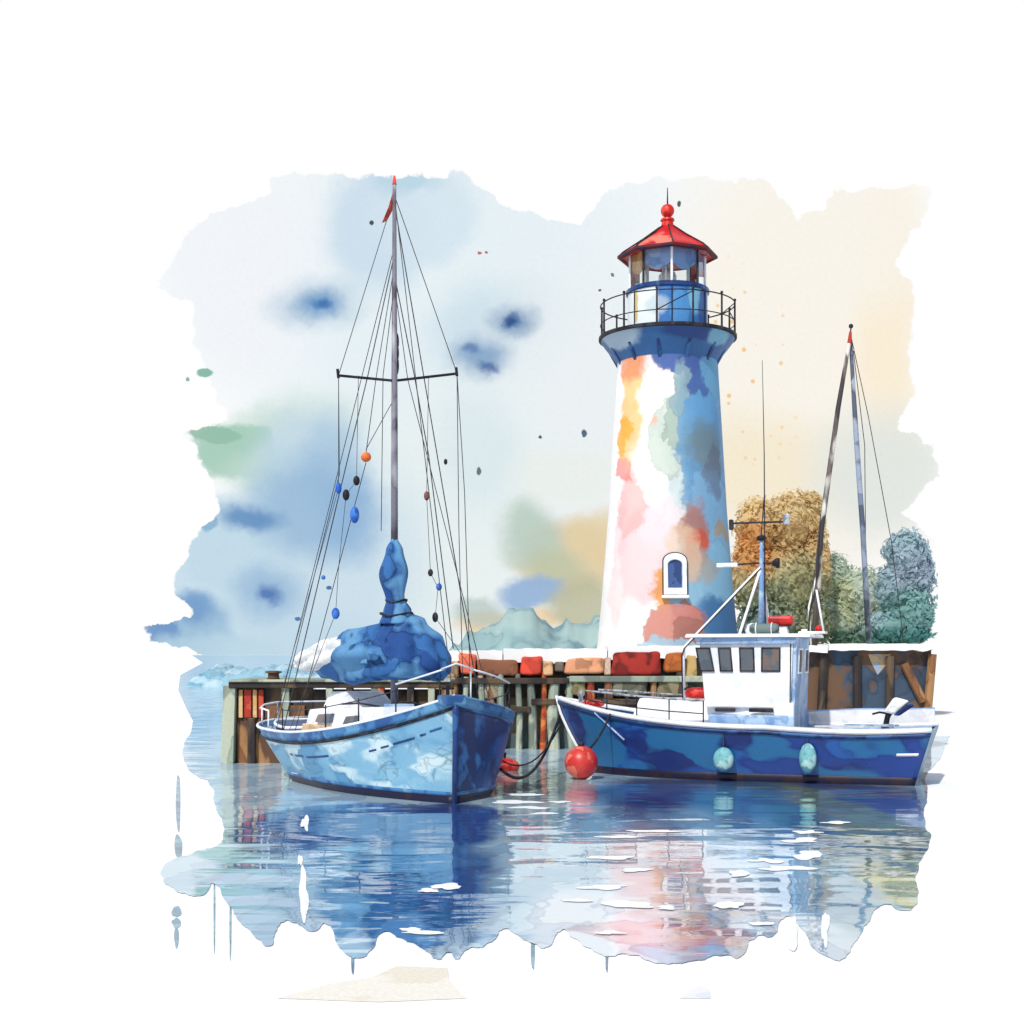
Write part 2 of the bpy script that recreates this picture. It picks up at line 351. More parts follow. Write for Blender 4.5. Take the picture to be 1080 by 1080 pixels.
# reflections painted into the colour, with patches of depth and weed over the bed (x metres, log-like distance)
ly = t.math('DIVIDE', 400.0, yy); lx = t.math('MULTIPLY', t.math('DIVIDE', sxy.outputs[0], yy), 100.0)
Pq = t.new('ShaderNodeCombineXYZ', ins={0: sxy.outputs[0], 1: t.math('MULTIPLY', sxy.outputs[1], .55), 2: 0.0}).outputs[0]
Pq = t.warp(t.warp(Pq, .9, .9, 3), 3.5, .22, 4)
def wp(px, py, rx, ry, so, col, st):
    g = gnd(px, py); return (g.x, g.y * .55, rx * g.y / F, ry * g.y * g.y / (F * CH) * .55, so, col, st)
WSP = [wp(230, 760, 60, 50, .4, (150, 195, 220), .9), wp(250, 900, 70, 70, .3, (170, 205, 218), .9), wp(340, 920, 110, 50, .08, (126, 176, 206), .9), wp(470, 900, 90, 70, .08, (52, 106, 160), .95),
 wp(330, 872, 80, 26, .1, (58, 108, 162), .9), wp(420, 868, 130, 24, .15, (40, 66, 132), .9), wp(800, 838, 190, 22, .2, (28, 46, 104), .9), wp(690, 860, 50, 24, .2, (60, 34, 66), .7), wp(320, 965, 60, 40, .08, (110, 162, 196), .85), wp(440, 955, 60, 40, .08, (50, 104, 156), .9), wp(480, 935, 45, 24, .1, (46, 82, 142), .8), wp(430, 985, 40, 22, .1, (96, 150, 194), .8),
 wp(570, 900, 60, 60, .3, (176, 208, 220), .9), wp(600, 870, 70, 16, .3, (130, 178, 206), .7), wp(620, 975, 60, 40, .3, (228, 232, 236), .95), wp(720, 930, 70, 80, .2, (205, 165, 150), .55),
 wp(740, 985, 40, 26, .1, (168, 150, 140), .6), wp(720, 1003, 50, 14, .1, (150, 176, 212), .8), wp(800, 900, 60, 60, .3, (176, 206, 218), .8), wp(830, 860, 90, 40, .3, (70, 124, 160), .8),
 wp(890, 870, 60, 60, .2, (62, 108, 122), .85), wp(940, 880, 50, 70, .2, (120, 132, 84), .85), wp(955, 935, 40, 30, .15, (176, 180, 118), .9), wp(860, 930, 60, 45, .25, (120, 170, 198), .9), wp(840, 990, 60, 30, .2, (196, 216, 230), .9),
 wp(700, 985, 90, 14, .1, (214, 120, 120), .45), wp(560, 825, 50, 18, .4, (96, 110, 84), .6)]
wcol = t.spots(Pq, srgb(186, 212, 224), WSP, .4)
nz = t.noise(t.vmath('MULTIPLY', Pq, (.9, .7, 1)), 1.3, 3, .5)
wcol = t.mix(t.ramp01(nz, .53, .545, 0, .3), wcol, srgb(110, 160, 200), 'MULTIPLY')
wcol = t.mix(t.math('MULTIPLY', t.ramp01(nz, .515, .53), t.ramp01(nz, .55, .535)), wcol, t.mix(.35, wcol, srgb(50, 90, 140)))
wv = t.noise(t.warp(t.vmath('MULTIPLY', tc, (.45, .9, 1)), .5, 1.0, 2), .9, 2, .45)
wv2 = t.noise(t.vmath('MULTIPLY', tc, (1.2, 4, 1)), 1.8, 2, .5)
bm_ = t.new('ShaderNodeBump', ins={'Strength': .6, 'Distance': .07, 'Height': t.math('ADD', wv, t.math('MULTIPLY', wv2, .035))})
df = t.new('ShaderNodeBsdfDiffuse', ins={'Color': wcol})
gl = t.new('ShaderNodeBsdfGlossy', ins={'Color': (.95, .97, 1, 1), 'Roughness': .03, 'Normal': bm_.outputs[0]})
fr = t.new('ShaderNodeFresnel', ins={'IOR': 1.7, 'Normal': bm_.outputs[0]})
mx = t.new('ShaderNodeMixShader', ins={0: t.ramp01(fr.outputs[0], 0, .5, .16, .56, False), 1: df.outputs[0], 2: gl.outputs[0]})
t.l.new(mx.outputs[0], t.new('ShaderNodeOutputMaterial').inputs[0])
import bmesh
def sheet(name, P_, z, mat):
    me = bpy.data.meshes.new(name); bm = bmesh.new()
    f = bm.faces.new([bm.verts.new((q.x, q.y, z)) for q in P_]); bm.normal_update()
    if f.normal.z < 0: f.normal_flip()
    bmesh.ops.triangulate(bm, faces=[f]); bm.normal_update()
    for f in bm.faces:
        if f.normal.z < 0: f.normal_flip()
    bm.to_mesh(me); bm.free(); me.materials.append(mat)
    o = bpy.data.objects.new(name, me); COL.objects.link(o); return o
tag(sheet('water', ptsw, 0.0, wm), kind='structure')
# long narrow pools and the sand patch on the pale shore
PUD = wc('pool water', [(86, 140, 160), (52, 96, 130), (130, 175, 196)], 1.2, .2, .6)
def blob(px, py, rx, ry, seed, n=26, amp=.25):
    out = []
    for k in range(n):
        a = 2 * math.pi * k / n; q = 1 + 1.6 * amp * mn.noise(Vector((math.cos(a) * 1.3, math.sin(a) * 1.3, seed * 3.7)))
        g = gnd(px + rx * q * math.cos(a), py + ry * q * math.sin(a)); out.append(Vector((g.x, g.y, 0)))
    return out
for i, (px, py, rx, ry) in enumerate([(188, 845, 2.5, 28), (188, 893, 4, 14), (186, 923, 3.5, 10), (186, 961, 5, 6), (186, 973, 4.5, 5), (186, 988, 2.5, 10), (226, 955, 1.0, 46), (243, 975, 1.0, 36), (562, 1000, 2.0, 26), (372, 1012, 1.6, 14), (640, 1012, 1.4, 14)]):
    tag(sheet('puddle', blob(px, py, rx, ry, i, 20, .2), -.005, PUD), kind='structure')
SAND = wc('cream sand', [(240, 236, 224), (232, 226, 208)], .8, .95, edge=.0)
tag(sheet('sand_patch', [Vector((gnd(*q).x, gnd(*q).y, 0)) for q in [(292, 1052), (350, 1036), (392, 1030), (418, 1018), (472, 1020), (474, 1034), (492, 1052), (400, 1056)]], -.006, SAND), kind='structure')
tag(sheet('sand_patch', [Vector((gnd(*q).x, gnd(*q).y, 0)) for q in [(716, 1052), (728, 1044), (738, 1038), (748, 1042), (750, 1052)]], -.006, WHITEP), kind='structure')
# foam: thin white flecks lying on the water
FOAM = wc('white foam', [(250, 251, 252), (238, 242, 246)], 3, .9, edge=0)
fm = []
for i, (px, py, rx, ry) in enumerate([(540, 846, 26, 1.6), (560, 852, 20, 1.2), (552, 838, 18, 1.0), (575, 858, 14, 1.2), (590, 846, 10, 1), (845, 887, 18, 2.6), (852, 902, 16, 4), (828, 916, 26, 3), (808, 908, 14, 2.4), (852, 878, 14, 2), (690, 877, 26, 1.6), (655, 883, 22, 1.4), (640, 905, 26, 2), (668, 918, 16, 2),
    (640, 936, 22, 3), (664, 955, 26, 4), (610, 950, 16, 1.5), (320, 945, 4.5, 24), (316, 908, 2.5, 5), (322, 868, 4, 7), (470, 936, 18, 3), (452, 940, 12, 2), (446, 984, 22, 2), (434, 981, 10, 2), (322, 960, 3, 8), (780, 922, 12, 3), (880, 868, 12, 1.5), (770, 955, 14, 4), (640, 985, 14, 2),
    (705, 958, 12, 2), (870, 980, 4, 18), (836, 985, 5, 16), (800, 975, 12, 2)]):
    fm.append(blob(px, py, rx, ry, 50 + i, 30, .5))
me = bpy.data.meshes.new('foam'); bm = bmesh.new()
for i_, P_ in enumerate(fm):
    f = bm.faces.new([bm.verts.new((q.x, q.y, .004 + .0002 * i_)) for q in P_]); bm.normal_update()
    if f.normal.z < 0: f.normal_flip()
bmesh.ops.triangulate(bm, faces=bm.faces[:]); bm.to_mesh(me); bm.free(); me.materials.append(FOAM)
fo = bpy.data.objects.new('foam', me); COL.objects.link(fo); tag(fo, 'white foam flecks scattered on the harbour water', 'foam', kind='stuff')

# ------------------------------------------------------------------ land behind the quay, far hills
LAND = wc('mole turf', [(150, 160, 140), (176, 176, 150)], .3, .9)
m = MB(); m.hexa([(-2.0, 39.8, -.02), (11.4, 39.8, -.02), (21.5, 74, -.02), (-4.0, 74, -.02)], [(-2.0, 39.8, 2.58), (11.4, 39.8, 2.58), (21.5, 74, 2.58), (-4.0, 74, 2.58)]); tag(m.build('mole', LAND), kind='structure')
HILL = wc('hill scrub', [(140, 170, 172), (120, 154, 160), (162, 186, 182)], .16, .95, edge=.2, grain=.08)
def ridge(name, prof, Y, dep, mat, seed):
    rows = []; n = 90; x0, x1 = prof[0][0], prof[-1][0]
    for j in range(13):
        v = j / 12; r = []
        for i in range(n):
            px = x0 + (x1 - x0) * i / (n - 1)
            for (a, ha), (b, hb) in zip(prof, prof[1:]):
                if a <= px <= b: h = ha + (hb - ha) * (px - a) / (b - a); break
            q = at(px, h, Y); zz = q.z + .25 * mn.noise(Vector((px * .2, seed, 0))) + .12 * mn.noise(Vector((px * .7, seed, 0)))
            z = zz * max(0, math.sin(math.pi * v)) ** .55 + .35 * mn.noise(Vector((px * .1, v * 6, seed))) * math.sin(math.pi * v)
            r.append((q.x, Y + dep * (v - .5), max(-.02, z) if 0 < j < 12 else -.02))
        rows.append(r)
    m = MB(); m.grid(rows); o = m.build(name, mat, smooth=True); return tag(o, kind='structure')
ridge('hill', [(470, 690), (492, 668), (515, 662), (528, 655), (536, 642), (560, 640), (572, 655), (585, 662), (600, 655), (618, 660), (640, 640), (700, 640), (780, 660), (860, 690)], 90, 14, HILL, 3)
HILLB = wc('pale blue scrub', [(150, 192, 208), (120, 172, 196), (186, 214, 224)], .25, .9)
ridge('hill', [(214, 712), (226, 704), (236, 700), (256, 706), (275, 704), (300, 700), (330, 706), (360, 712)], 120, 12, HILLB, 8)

# ------------------------------------------------------------------ trees on the mole
def leafmat(name, base, spots, ws=.5, wa=1.2):
    m = spotmat(name, 'xz', base, spots, ws, wa, .85, .1); t = NT(m.node_tree)
    p = next(n for n in t.n if n.type == 'BSDF_PRINCIPLED'); o = next(n for n in t.n if n.type == 'OUTPUT_MATERIAL'); col = p.inputs['Base Color'].links[0].from_socket
    tl = t.new('ShaderNodeBsdfTranslucent', ins={'Color': col}); mx = t.new('ShaderNodeMixShader', ins={0: .5, 1: p.outputs[0], 2: tl.outputs[0]})
    t.l.new(mx.outputs[0], o.inputs[0]); return m
BARK = wc('bark', [(84, 72, 62), (58, 52, 50)], 4, .9)
def tree(label, px0, px1, pytop, Y, mat, lumps, seed, group):
    rnd = random.Random(seed); cx = (px0 + px1) / 2; b = at(cx, HZ, Y)
    root = empty('tree', (b.x, Y, 2.62)); tag(root, label, 'tree', group)
    k = Y / F; top = at(cx, pytop, Y).z - 2.62
    m = MB(); m.tube([(0, 0, -.05), (.05, 0, top * .25), (-.05, .05, top * .5), (0, 0, top * .72)], [.17, .13, .1, .04], 10)
    for (lx, lz, rx, rz) in lumps:
        m.tube([(0, 0, top * .2 + rnd.random() * .3), ((lx - cx) * k * .5, rnd.uniform(-.3, .3), ((HZ - lz) * k) * .6), ((lx - cx) * k, 0, (HZ - lz) * k)], [.07, .05, .02], 6)
    m.build('trunk', BARK, root, True)
    m = MB()
    for (lx, lz, rx, rz) in lumps:
        c = Vector(((lx - cx) * k, rnd.uniform(-.3, .3), (HZ - lz) * k - .0)); rx *= k; rz *= k; ry = rx * .8
        # knobbly inner mass so the crown stays closed
        n0 = len(m.v); m.ball(c, rx * .84, ry * .84, rz * .84, 22, 14)
        for i in range(n0, len(m.v)):
            d = Vector(m.v[i]) - c; m.v[i] = tuple(c + d * (1 + .28 * mn.noise(Vector(m.v[i]) * 2.1)))
        for i in range(int(900 * (rx * rz) ** .5)):
            d = Vector((rnd.gauss(0, 1), rnd.gauss(0, 1), rnd.gauss(0, 1))).normalized()
            q = .86 + .26 * rnd.random() ** 1.6
            p = c + Vector((d.x * rx, d.y * ry, d.z * rz)) * q * (1 + .22 * mn.noise(c + d * 2.2))
            nn = (d + Vector((rnd.gauss(0, .35), rnd.gauss(0, .35), rnd.gauss(0, .35)))).normalized(); a = nn.cross(Vector((rnd.gauss(0, 1), rnd.gauss(0, 1), rnd.gauss(0, 1)))).normalized(); bb = a.cross(nn)
            s_ = rnd.uniform(.08, .19)
            m.add([p - a * s_, p + bb * s_ * .5, p + a * s_, p - bb * s_ * .5], [(0, 1, 2, 3)])
    me_o = m.build('crown', mat, root)
    return root
OCH = leafmat('ochre foliage', (240, 218, 168), [(-1.1, 4.4, .9, 1.3, .4, (236, 176, 104), .8), (.4, 4.9, 1.2, .8, .3, (220, 190, 138), .8), (.3, 1.6, 2.8, 1.9, .4, (176, 186, 156), .9), (-.9, .7, 1.4, 1.2, .4, (132, 160, 160), .8), (.9, 3.2, .6, 1.2, .3, (200, 196, 150), .7)])
SAG = leafmat('sage foliage', (212, 224, 206), [(.3, 2.4, .8, .8, .3, (226, 234, 226), .8), (0, .5, 2, .6, .3, (140, 178, 162), .9), (-.6, 2.4, .4, 1, .3, (224, 226, 186), .6)])
TEA = leafmat('blue green foliage', (188, 212, 218), [(0, 3.4, 1, .8, .4, (200, 214, 226), .8), (.1, 1.5, 1.3, 1.2, .3, (150, 196, 192), .9), (0, .5, 2, .6, .3, (110, 172, 170), .9)])
G = 'trees standing on the mole behind the quay'
tree('ochre brown leafy tree directly right of the lighthouse, tallest of the trees', 776, 866, 515, 60, OCH, [(800, 560, 24, 34), (834, 552, 26, 34), (852, 545, 20, 26), (792, 610, 26, 40), (828, 615, 34, 45), (858, 600, 18, 45), (815, 662, 40, 30), (852, 660, 24, 26)], 3, G)
tree('pale sage green tree between the ochre tree and the blue green tree', 868, 935, 590, 62, SAG, [(882, 612, 18, 28), (905, 628, 24, 28), (926, 640, 18, 24), (884, 655, 24, 26), (912, 668, 30, 18)], 5, G)
tree('blue green round tree at the right end of the quay', 930, 986, 560, 58, TEA, [(955, 585, 24, 24), (968, 605, 18, 26), (942, 620, 18, 28), (962, 645, 24, 28), (935, 662, 22, 18), (958, 668, 24, 14)], 8, G)

# ------------------------------------------------------------------ lighthouse
LD = 46.0; lc = at(704, HZ, LD); lk = LD / F
lh = empty('lighthouse', (lc.x, LD, 2.66)); tag(lh, 'tall tapering lighthouse with red cap and patchy white, pink and blue paint with painted-in shade', 'lighthouse')
def lz(py): return (HZ - py) * lk - .06
def LR(px): return px * lk
k_ = 2.0   # angle scaled to metres
def ls(px, py, rx, ry, so, col, st):   # patch placed by its bearing round the tower and its height
    r = 73 - (690 - py) / 315 * 22; a = math.asin(max(-.98, min(.98, (px - 704) / r)))
    return (a * k_, lz(py), rx * lk * k_ / (r * lk) / max(.45, math.cos(a)), ry * lk, so, col, st)
TSP = [ls(730, 500, 34, 130, .16, (196, 212, 212), .9), ls(700, 470, 22, 40, .08, (196, 208, 196), .9), ls(715, 450, 18, 40, .1, (160, 180, 168), .8), ls(735, 470, 24, 110, .12, (112, 160, 196), .9), ls(757, 470, 24, 240, .2, (92, 150, 196), .9),  # blue patches on the right partly paint in the tower's shaded side
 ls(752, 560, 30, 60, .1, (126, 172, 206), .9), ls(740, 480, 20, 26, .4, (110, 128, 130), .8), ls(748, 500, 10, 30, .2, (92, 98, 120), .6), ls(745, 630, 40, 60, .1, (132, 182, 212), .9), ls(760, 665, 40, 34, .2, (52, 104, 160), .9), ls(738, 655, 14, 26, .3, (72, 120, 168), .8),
 ls(672, 590, 26, 54, .2, (238, 196, 200), .8), ls(650, 600, 8, 60, .2, (240, 205, 208), .6), ls(690, 555, 22, 26, .25, (234, 216, 220), .7), ls(660, 535, 12, 34, .2, (232, 172, 168), .75), ls(655, 500, 7, 14, .2, (226, 130, 120), .8),
 ls(726, 566, 16, 34, .25, (170, 110, 90), .85), ls(730, 575, 14, 9, .3, (200, 80, 50), .8), ls(733, 600, 20, 16, .3, (166, 160, 152), .8), ls(712, 590, 18, 26, .2, (226, 190, 160), .6), ls(755, 560, 7, 8, .3, (178, 140, 70), .7),
 ls(706, 660, 30, 24, .10, (206, 128, 112), .9), ls(718, 672, 20, 18, .1, (164, 110, 98), .8), ls(698, 682, 26, 9, .15, (160, 196, 216), .85), ls(690, 625, 10, 18, .3, (224, 150, 70), .9),
 ls(662, 430, 9, 60, .25, (240, 190, 110), .85), ls(664, 390, 12, 24, .3, (226, 140, 100), .85), ls(668, 378, 14, 10, .3, (190, 92, 70), .8), ls(655, 465, 5, 22, .2, (242, 170, 60), .9), ls(690, 395, 12, 30, .2, (236, 214, 214), .7), ls(685, 455, 6, 6, .2, (232, 180, 150), .8),
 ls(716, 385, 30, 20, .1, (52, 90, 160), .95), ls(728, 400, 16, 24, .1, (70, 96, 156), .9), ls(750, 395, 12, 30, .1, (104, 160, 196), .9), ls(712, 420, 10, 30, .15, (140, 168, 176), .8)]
TOWER = spotmat('patchy lighthouse paint and blue shade', 'cyl', (250, 248, 246), TSP, 1.0, 1.3, k=k_, grain=.08)
prof = [(77, 692), (75, 688), (74, 680), (70, 640), (66, 590), (62, 540), (59, 490), (56, 440), (53.5, 400), (52.5, 380), (54, 377)]
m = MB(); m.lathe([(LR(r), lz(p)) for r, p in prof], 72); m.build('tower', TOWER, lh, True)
m = MB(); m.lathe([(LR(78), lz(693)), (LR(78), lz(688)), (LR(75.5), lz(687)), (LR(75), lz(690))], 64, cap=False); m.build('plinth', CAP, lh)
GALB = spotmat('gallery blue paint', 'cyl', (52, 98, 152), [(-2.0, lz(362), .9, .4, .2, (180, 200, 210), .7), (.6, lz(362), 1.0, .3, .2, (36, 60, 120), .8), (1.6, lz(365), .5, .3, .2, (120, 176, 200), .8)], 1.5, .4, .5, k=2)
m = MB(); m.lathe([(LR(53), lz(384)), (LR(58), lz(376)), (LR(66), lz(366)), (LR(70), lz(360)), (LR(70.5), lz(356)), (LR(40), lz(355.5))], 64, cap=False); m.build('gallery', GALB, lh, True)
m = MB(); m.lathe([(LR(70), lz(359.5)), (LR(72.5), lz(359)), (LR(72.5), lz(356)), (LR(70), lz(355.2))], 64, cap=False); m.build('gallery_rim', INK, lh)
for sgn in range(12):
    a = R(15 + 30 * sgn); m = MB(); ca, sa = math.cos(a), math.sin(a); nx, ny = -sa * .05, ca * .05
    pl = [(LR(52.5), lz(388)), (LR(54), lz(377)), (LR(66), lz(365.5)), (LR(63), lz(369.5))]
    vs = [(r * ca + nx, r * sa + ny, z) for r, z in pl] + [(r * ca - nx, r * sa - ny, z) for r, z in pl]
    m.add(vs, [(0, 1, 2, 3), (7, 6, 5, 4), (0, 4, 5, 1), (1, 5, 6, 2), (2, 6, 7, 3), (3, 7, 4, 0)]); m.build('bracket', NAVYD, lh)
DRUM = spotmat('drum paint', 'cyl', (226, 234, 234), [(.9, lz(330), 1.6, 2, .05, (56, 116, 182), 1), (1.4, lz(322), .6, .5, .2, (130, 190, 216), .85), (.4, lz(335), .5, .7, .15, (84, 150, 206), .8), (1.9, lz(335), .4, .8, .2, (40, 74, 142), .8), (-.8, lz(330), .6, .3, .3, (186, 204, 210), .7), (-2.0, lz(328), .16, .5, .2, (206, 176, 80), .8)], 1.6, .35, .5, k=2)
m = MB(); m.lathe([(LR(42), lz(356)), (LR(42), lz(310)), (LR(43), lz(309.5)), (LR(43), lz(307)), (LR(36), lz(306.5))], 48, cap=True); m.build('lantern_base', DRUM, lh, False)
m = MB(); m.lathe([(LR(42.5), lz(312)), (LR(43.8), lz(311)), (LR(43.8), lz(307.5)), (LR(42), lz(306.3))], 48, cap=False); m.build('lantern_sill', NAVYD, lh)
for a_ in (R(-90), R(-30), R(-150), R(30), R(90), R(150)):
    m = MB(); m.tube([(LR(42.3) * math.cos(a_), LR(42.3) * math.sin(a_), lz(355)), (LR(42.3) * math.cos(a_), LR(42.3) * math.sin(a_), lz(312))], .022, 6); m.build('seam', INK, lh)
# lantern room
NG = 8
m = MB()
for i in range(NG):
    a0, a1 = R(45 * i), R(45 * (i + 1)); r = LR(39)
    m.add([(r * math.cos(a0), r * math.sin(a0), lz(307)), (r * math.cos(a1), r * math.sin(a1), lz(307)), (r * math.cos(a1), r * math.sin(a1), lz(266)), (r * math.cos(a0), r * math.sin(a0), lz(266))], [(0, 1, 2, 3)])
m.build('lantern_glass', GLASS, lh)
for i in range(NG):
    a0 = R(45 * i); r = LR(39.6); m = MB()
    m.tube([(r * math.cos(a0), r * math.sin(a0), lz(308)), (r * math.cos(a0), r * math.sin(a0), lz(265))], .04, 6); m.build('mullion', INK if i % 2 else WHITEP, lh)
for i in range(NG):   # blinds in the upper half, scalloped below
    if i < 4: continue
    a0, a1 = R(45 * i), R(45 * (i + 1)); r = LR(37.2); rows = [[], []]
    for j in range(9):
        u = j / 8; x = (math.cos(a0) * (1 - u) + math.cos(a1) * u) * r; y = (math.sin(a0) * (1 - u) + math.sin(a1) * u) * r
        rows[0].append((x, y, lz(266))); rows[1].append((x, y, lz(285 + 8 * math.sin(math.pi * u))))
    m = MB(); m.grid(rows); mid = math.degrees((a0 + a1) / 2) % 360
    m.build('blind', PLANKO if 190 < mid < 220 else BLIND, lh, solid=.02)
m = MB(); m.lathe([(LR(12), lz(309)), (LR(12), lz(303)), (LR(8), lz(302))], 20); m.build('lamp_base', ORANGE, lh)
m = MB(); m.lathe([(LR(7), lz(302)), (LR(9.5), lz(299)), (LR(9.5), lz(291)), (LR(6), lz(287)), (LR(1.5), lz(283))], 20); m.build('lamp', LAMPG, lh, True)
for i in range(4):
    a_ = R(45 + 90 * i); m = MB(); m.tube([(LR(10) * math.cos(a_), LR(10) * math.sin(a_), lz(302)), (LR(10) * math.cos(a_), LR(10) * math.sin(a_), lz(290)), (LR(2) * math.cos(a_), LR(2) * math.sin(a_), lz(283))], .02, 6); m.build('lamp_cage_bar', WHITEP, lh)
for i in range(6):
    a_ = R(20 + 60 * i); m = MB(); m.tube([(LR(25) * math.cos(a_), LR(25) * math.sin(a_), lz(308)), (LR(25) * math.cos(a_), LR(25) * math.sin(a_), lz(272))], .035, 6); m.build('inner_post', WHITEP, lh)
# roof: eight-sided cone with ribs
def oct_(r, z, off=0): return [(r * math.cos(R(off + 45 * i)), r * math.sin(R(off + 45 * i)), z) for i in range(8)]
m = MB(); m.grid([oct_(LR(30), lz(268)), oct_(LR(51), lz(273)), oct_(LR(52), lz(271)), oct_(LR(46), lz(266)), oct_(LR(24), lz(252)), oct_(LR(8), lz(240)), oct_(LR(6), lz(239))], True); ro = m.build('roof', REDROOF, lh)
m = MB(); m.grid([oct_(LR(49), lz(274)), oct_(LR(53), lz(272.6)), oct_(LR(53), lz(270.2)), oct_(LR(51), lz(270))], True); m.build('eave', wc('dark maroon paint', [(92, 30, 40), (54, 34, 60)], 2), ro)
for i in range(8):
    m = MB(); a = oct_(LR(52.5), lz(271)), oct_(LR(46.5), lz(265.7)), oct_(LR(24.5), lz(251.5)), oct_(LR(8), lz(239.5)); m.tube([q[i] for q in a], .026, 6); m.build('rib', INK, ro)
m = MB(); m.lathe([(LR(7), lz(242)), (LR(6), lz(234)), (LR(7.5), lz(233)), (LR(7), lz(231)), (LR(3), lz(229))], 20); m.build('vent', RED, ro)
m = MB(); m.ball((0, 0, lz(222.5)), LR(7.2)); m.build('ball_finial', RED, ro, True)
m = MB(); m.tube([(0, 0, lz(218)), (0, 0, lz(198))], [.03, .012], 6); m.build('lightning_rod', INK, ro)
# railing
for i in range(12):
    a = R(15 + 30 * i); m = MB(); r = LR(70.5); m.tube([(r * math.cos(a), r * math.sin(a), lz(357)), (r * math.cos(a), r * math.sin(a), lz(322))], [.035, .03], 6); m.ball((r * math.cos(a), r * math.sin(a), lz(321)), .05, n=8, m=6); m.build('railing_post', INK, lh)
for zz, rr in ((323, .022), (343, .018)):
    m = MB(); n = 60; r = LR(70.5); m.tube([(r * math.cos(2 * math.pi * i / n), r * math.sin(2 * math.pi * i / n), lz(zz)) for i in range(n + 1)], rr, 6); m.build('handrail', INK, lh)
for i in (10, 8, 11):
    a0, a1 = R(15 + 30 * i), R(45 + 30 * i); r = LR(70.5); m = MB(); m.tube([(r * math.cos(a0), r * math.sin(a0), lz(343)), (r * math.cos(a1), r * math.sin(a1), lz(324))], .018, 6); m.build('brace', INK, lh)
# tower window facing the camera
wa = math.asin(-1 / 65.0); wz0, wz1 = lz(630), lz(588)
wr = LR(68.6)
def wf(x, z, o): return (x, -(wr + o - (z - wz0) * .088), z)
def arch(hw, z0, z1, o, n=10):
    pts = [wf(-hw, z0, o), wf(hw, z0, o)]
    for i in range(n + 1):
        a = math.pi * i / n; pts.append(wf(hw * math.cos(a), z1 - hw * .7 + hw * .7 * math.sin(a), o))
    return pts
def archring(hw0, hw1, z0, z1, g, o0, o1):
    A, B = arch(hw0, z0, z1, o1), arch(hw1, z0 + g, z1 - g, o1); C = arch(hw0, z0, z1, o0); D = arch(hw1, z0 + g, z1 - g, o0)
    m = MB(); m.grid([C, A, B, D], True); return m
fr_ = archring(.36, .23, wz0, wz1, .2, -.35, .10).build('window', WHITEP, lh)
archring(.39, .36, wz0 - .03, wz1 + .03, .03, -.35, .085).build('frame', INK, fr_)
archring(.25, .21, wz0 + .18, wz1 - .18, .04, -.30, .06).build('inner_frame', BLUEW, fr_)
m = MB(); pa = arch(.24, wz0 + .15, wz1 - .15, .03); m.add(pa, [tuple(range(len(pa)))]); m.build('pane', wc('deep blue glass', [(44, 66, 116), (66, 92, 146)], 3, .15, .6), fr_)
m = MB(); m.box(-.42, .42, -(wr + .2), -(wr - .3), wz0 - .12, wz0 - .02); m.build('sill', CAP, fr_, bevel=.02)

# ------------------------------------------------------------------ stone quay
QY = 38.6; qk = QY / F
def qx(px): return (px - 540) * qk
def qz(py): return CH - (py - HZ) * qk
quay = empty('stone_quay', (0, QY, 0)); tag(quay, 'stone quay wall with white coping and red and tan facing blocks', 'quay wall')
m = MB(); m.box(qx(452), qx(745), .25, 1.2, -1, qz(690)); m.build('wall', QWALL, quay)
m = MB(); m.box(qx(745) + .003, qx(985), .25, 1.2, -1, qz(684)); m.build('wall', QBLUE, quay)
for (a, b, t0, t1, seed) in ((456, 530, 686, 697, 1), (531, 640, 684, 699, 2), (641, 742, 681, 694, 3), (743, 872, 681, 688, 4), (873, 986, 679, 686, 5)):
    rows = []; n = 24
    for yy_, zt in ((-.12, 1), (-.12, 0), (1.3, 0), (1.3, 1)):
        rows.append([(qx(a + (b - a) * i / n), yy_, qz((t0 if zt == 0 else t1) + 1.6 * mn.noise(Vector((i * .45, seed, zt * 9.))) * (1.9 if zt else 1))) for i in range(n + 1)])
    m = MB(); m.grid([list(z) for z in zip(*rows)], True); n_ = len(m.v); m.f += [(0, 1, 2, 3), tuple(range(n_ - 4, n_))]
    m.build('coping', CAP, quay)
blocks = [(459, 478, 717, 736, (160, 146, 116)), (596, 618, 715, 733, (140, 130, 92)), (648, 684, 717, 734, (112, 110, 92)), (692, 724, 716, 736, (128, 118, 88)), (510, 528, 718, 738, (150, 140, 116)), (468, 484, 697, 716, (176, 150, 118)), (485, 503, 690, 712, (222, 112, 84)), (504, 548, 695, 713, (140, 92, 66)), (549, 572, 692, 712, (206, 72, 54)), (573, 583, 698, 712, (206, 160, 120)), (596, 636, 694, 710, (224, 156, 116)),
          (584, 595, 697, 709, (118, 106, 92)), (645, 700, 686, 712, (150, 46, 38)), (701, 722, 688, 708, (176, 96, 44)), (723, 734, 690, 716, (168, 140, 90)), (637, 644, 694, 712, (216, 186, 160))]
for i, (a, b, t0, t1, cc) in enumerate(blocks):
    m = MB(); m.ball((0, 0, 0), (b - a) / 2 * qk, .34, (t1 - t0) / 2 * qk, 36, 18, .28)
    for j, v in enumerate(m.v):
        v = Vector(v); v *= 1 + .22 * mn.noise(v * 2.4 + Vector((i * 5, 0, 0))); m.v[j] = (v.x + qx((a + b) / 2), v.y + .12, v.z + qz((t0 + t1) / 2))
    o = m.build('facing_block', stone('block stone %d,%d,%d' % cc, cc), quay, True)
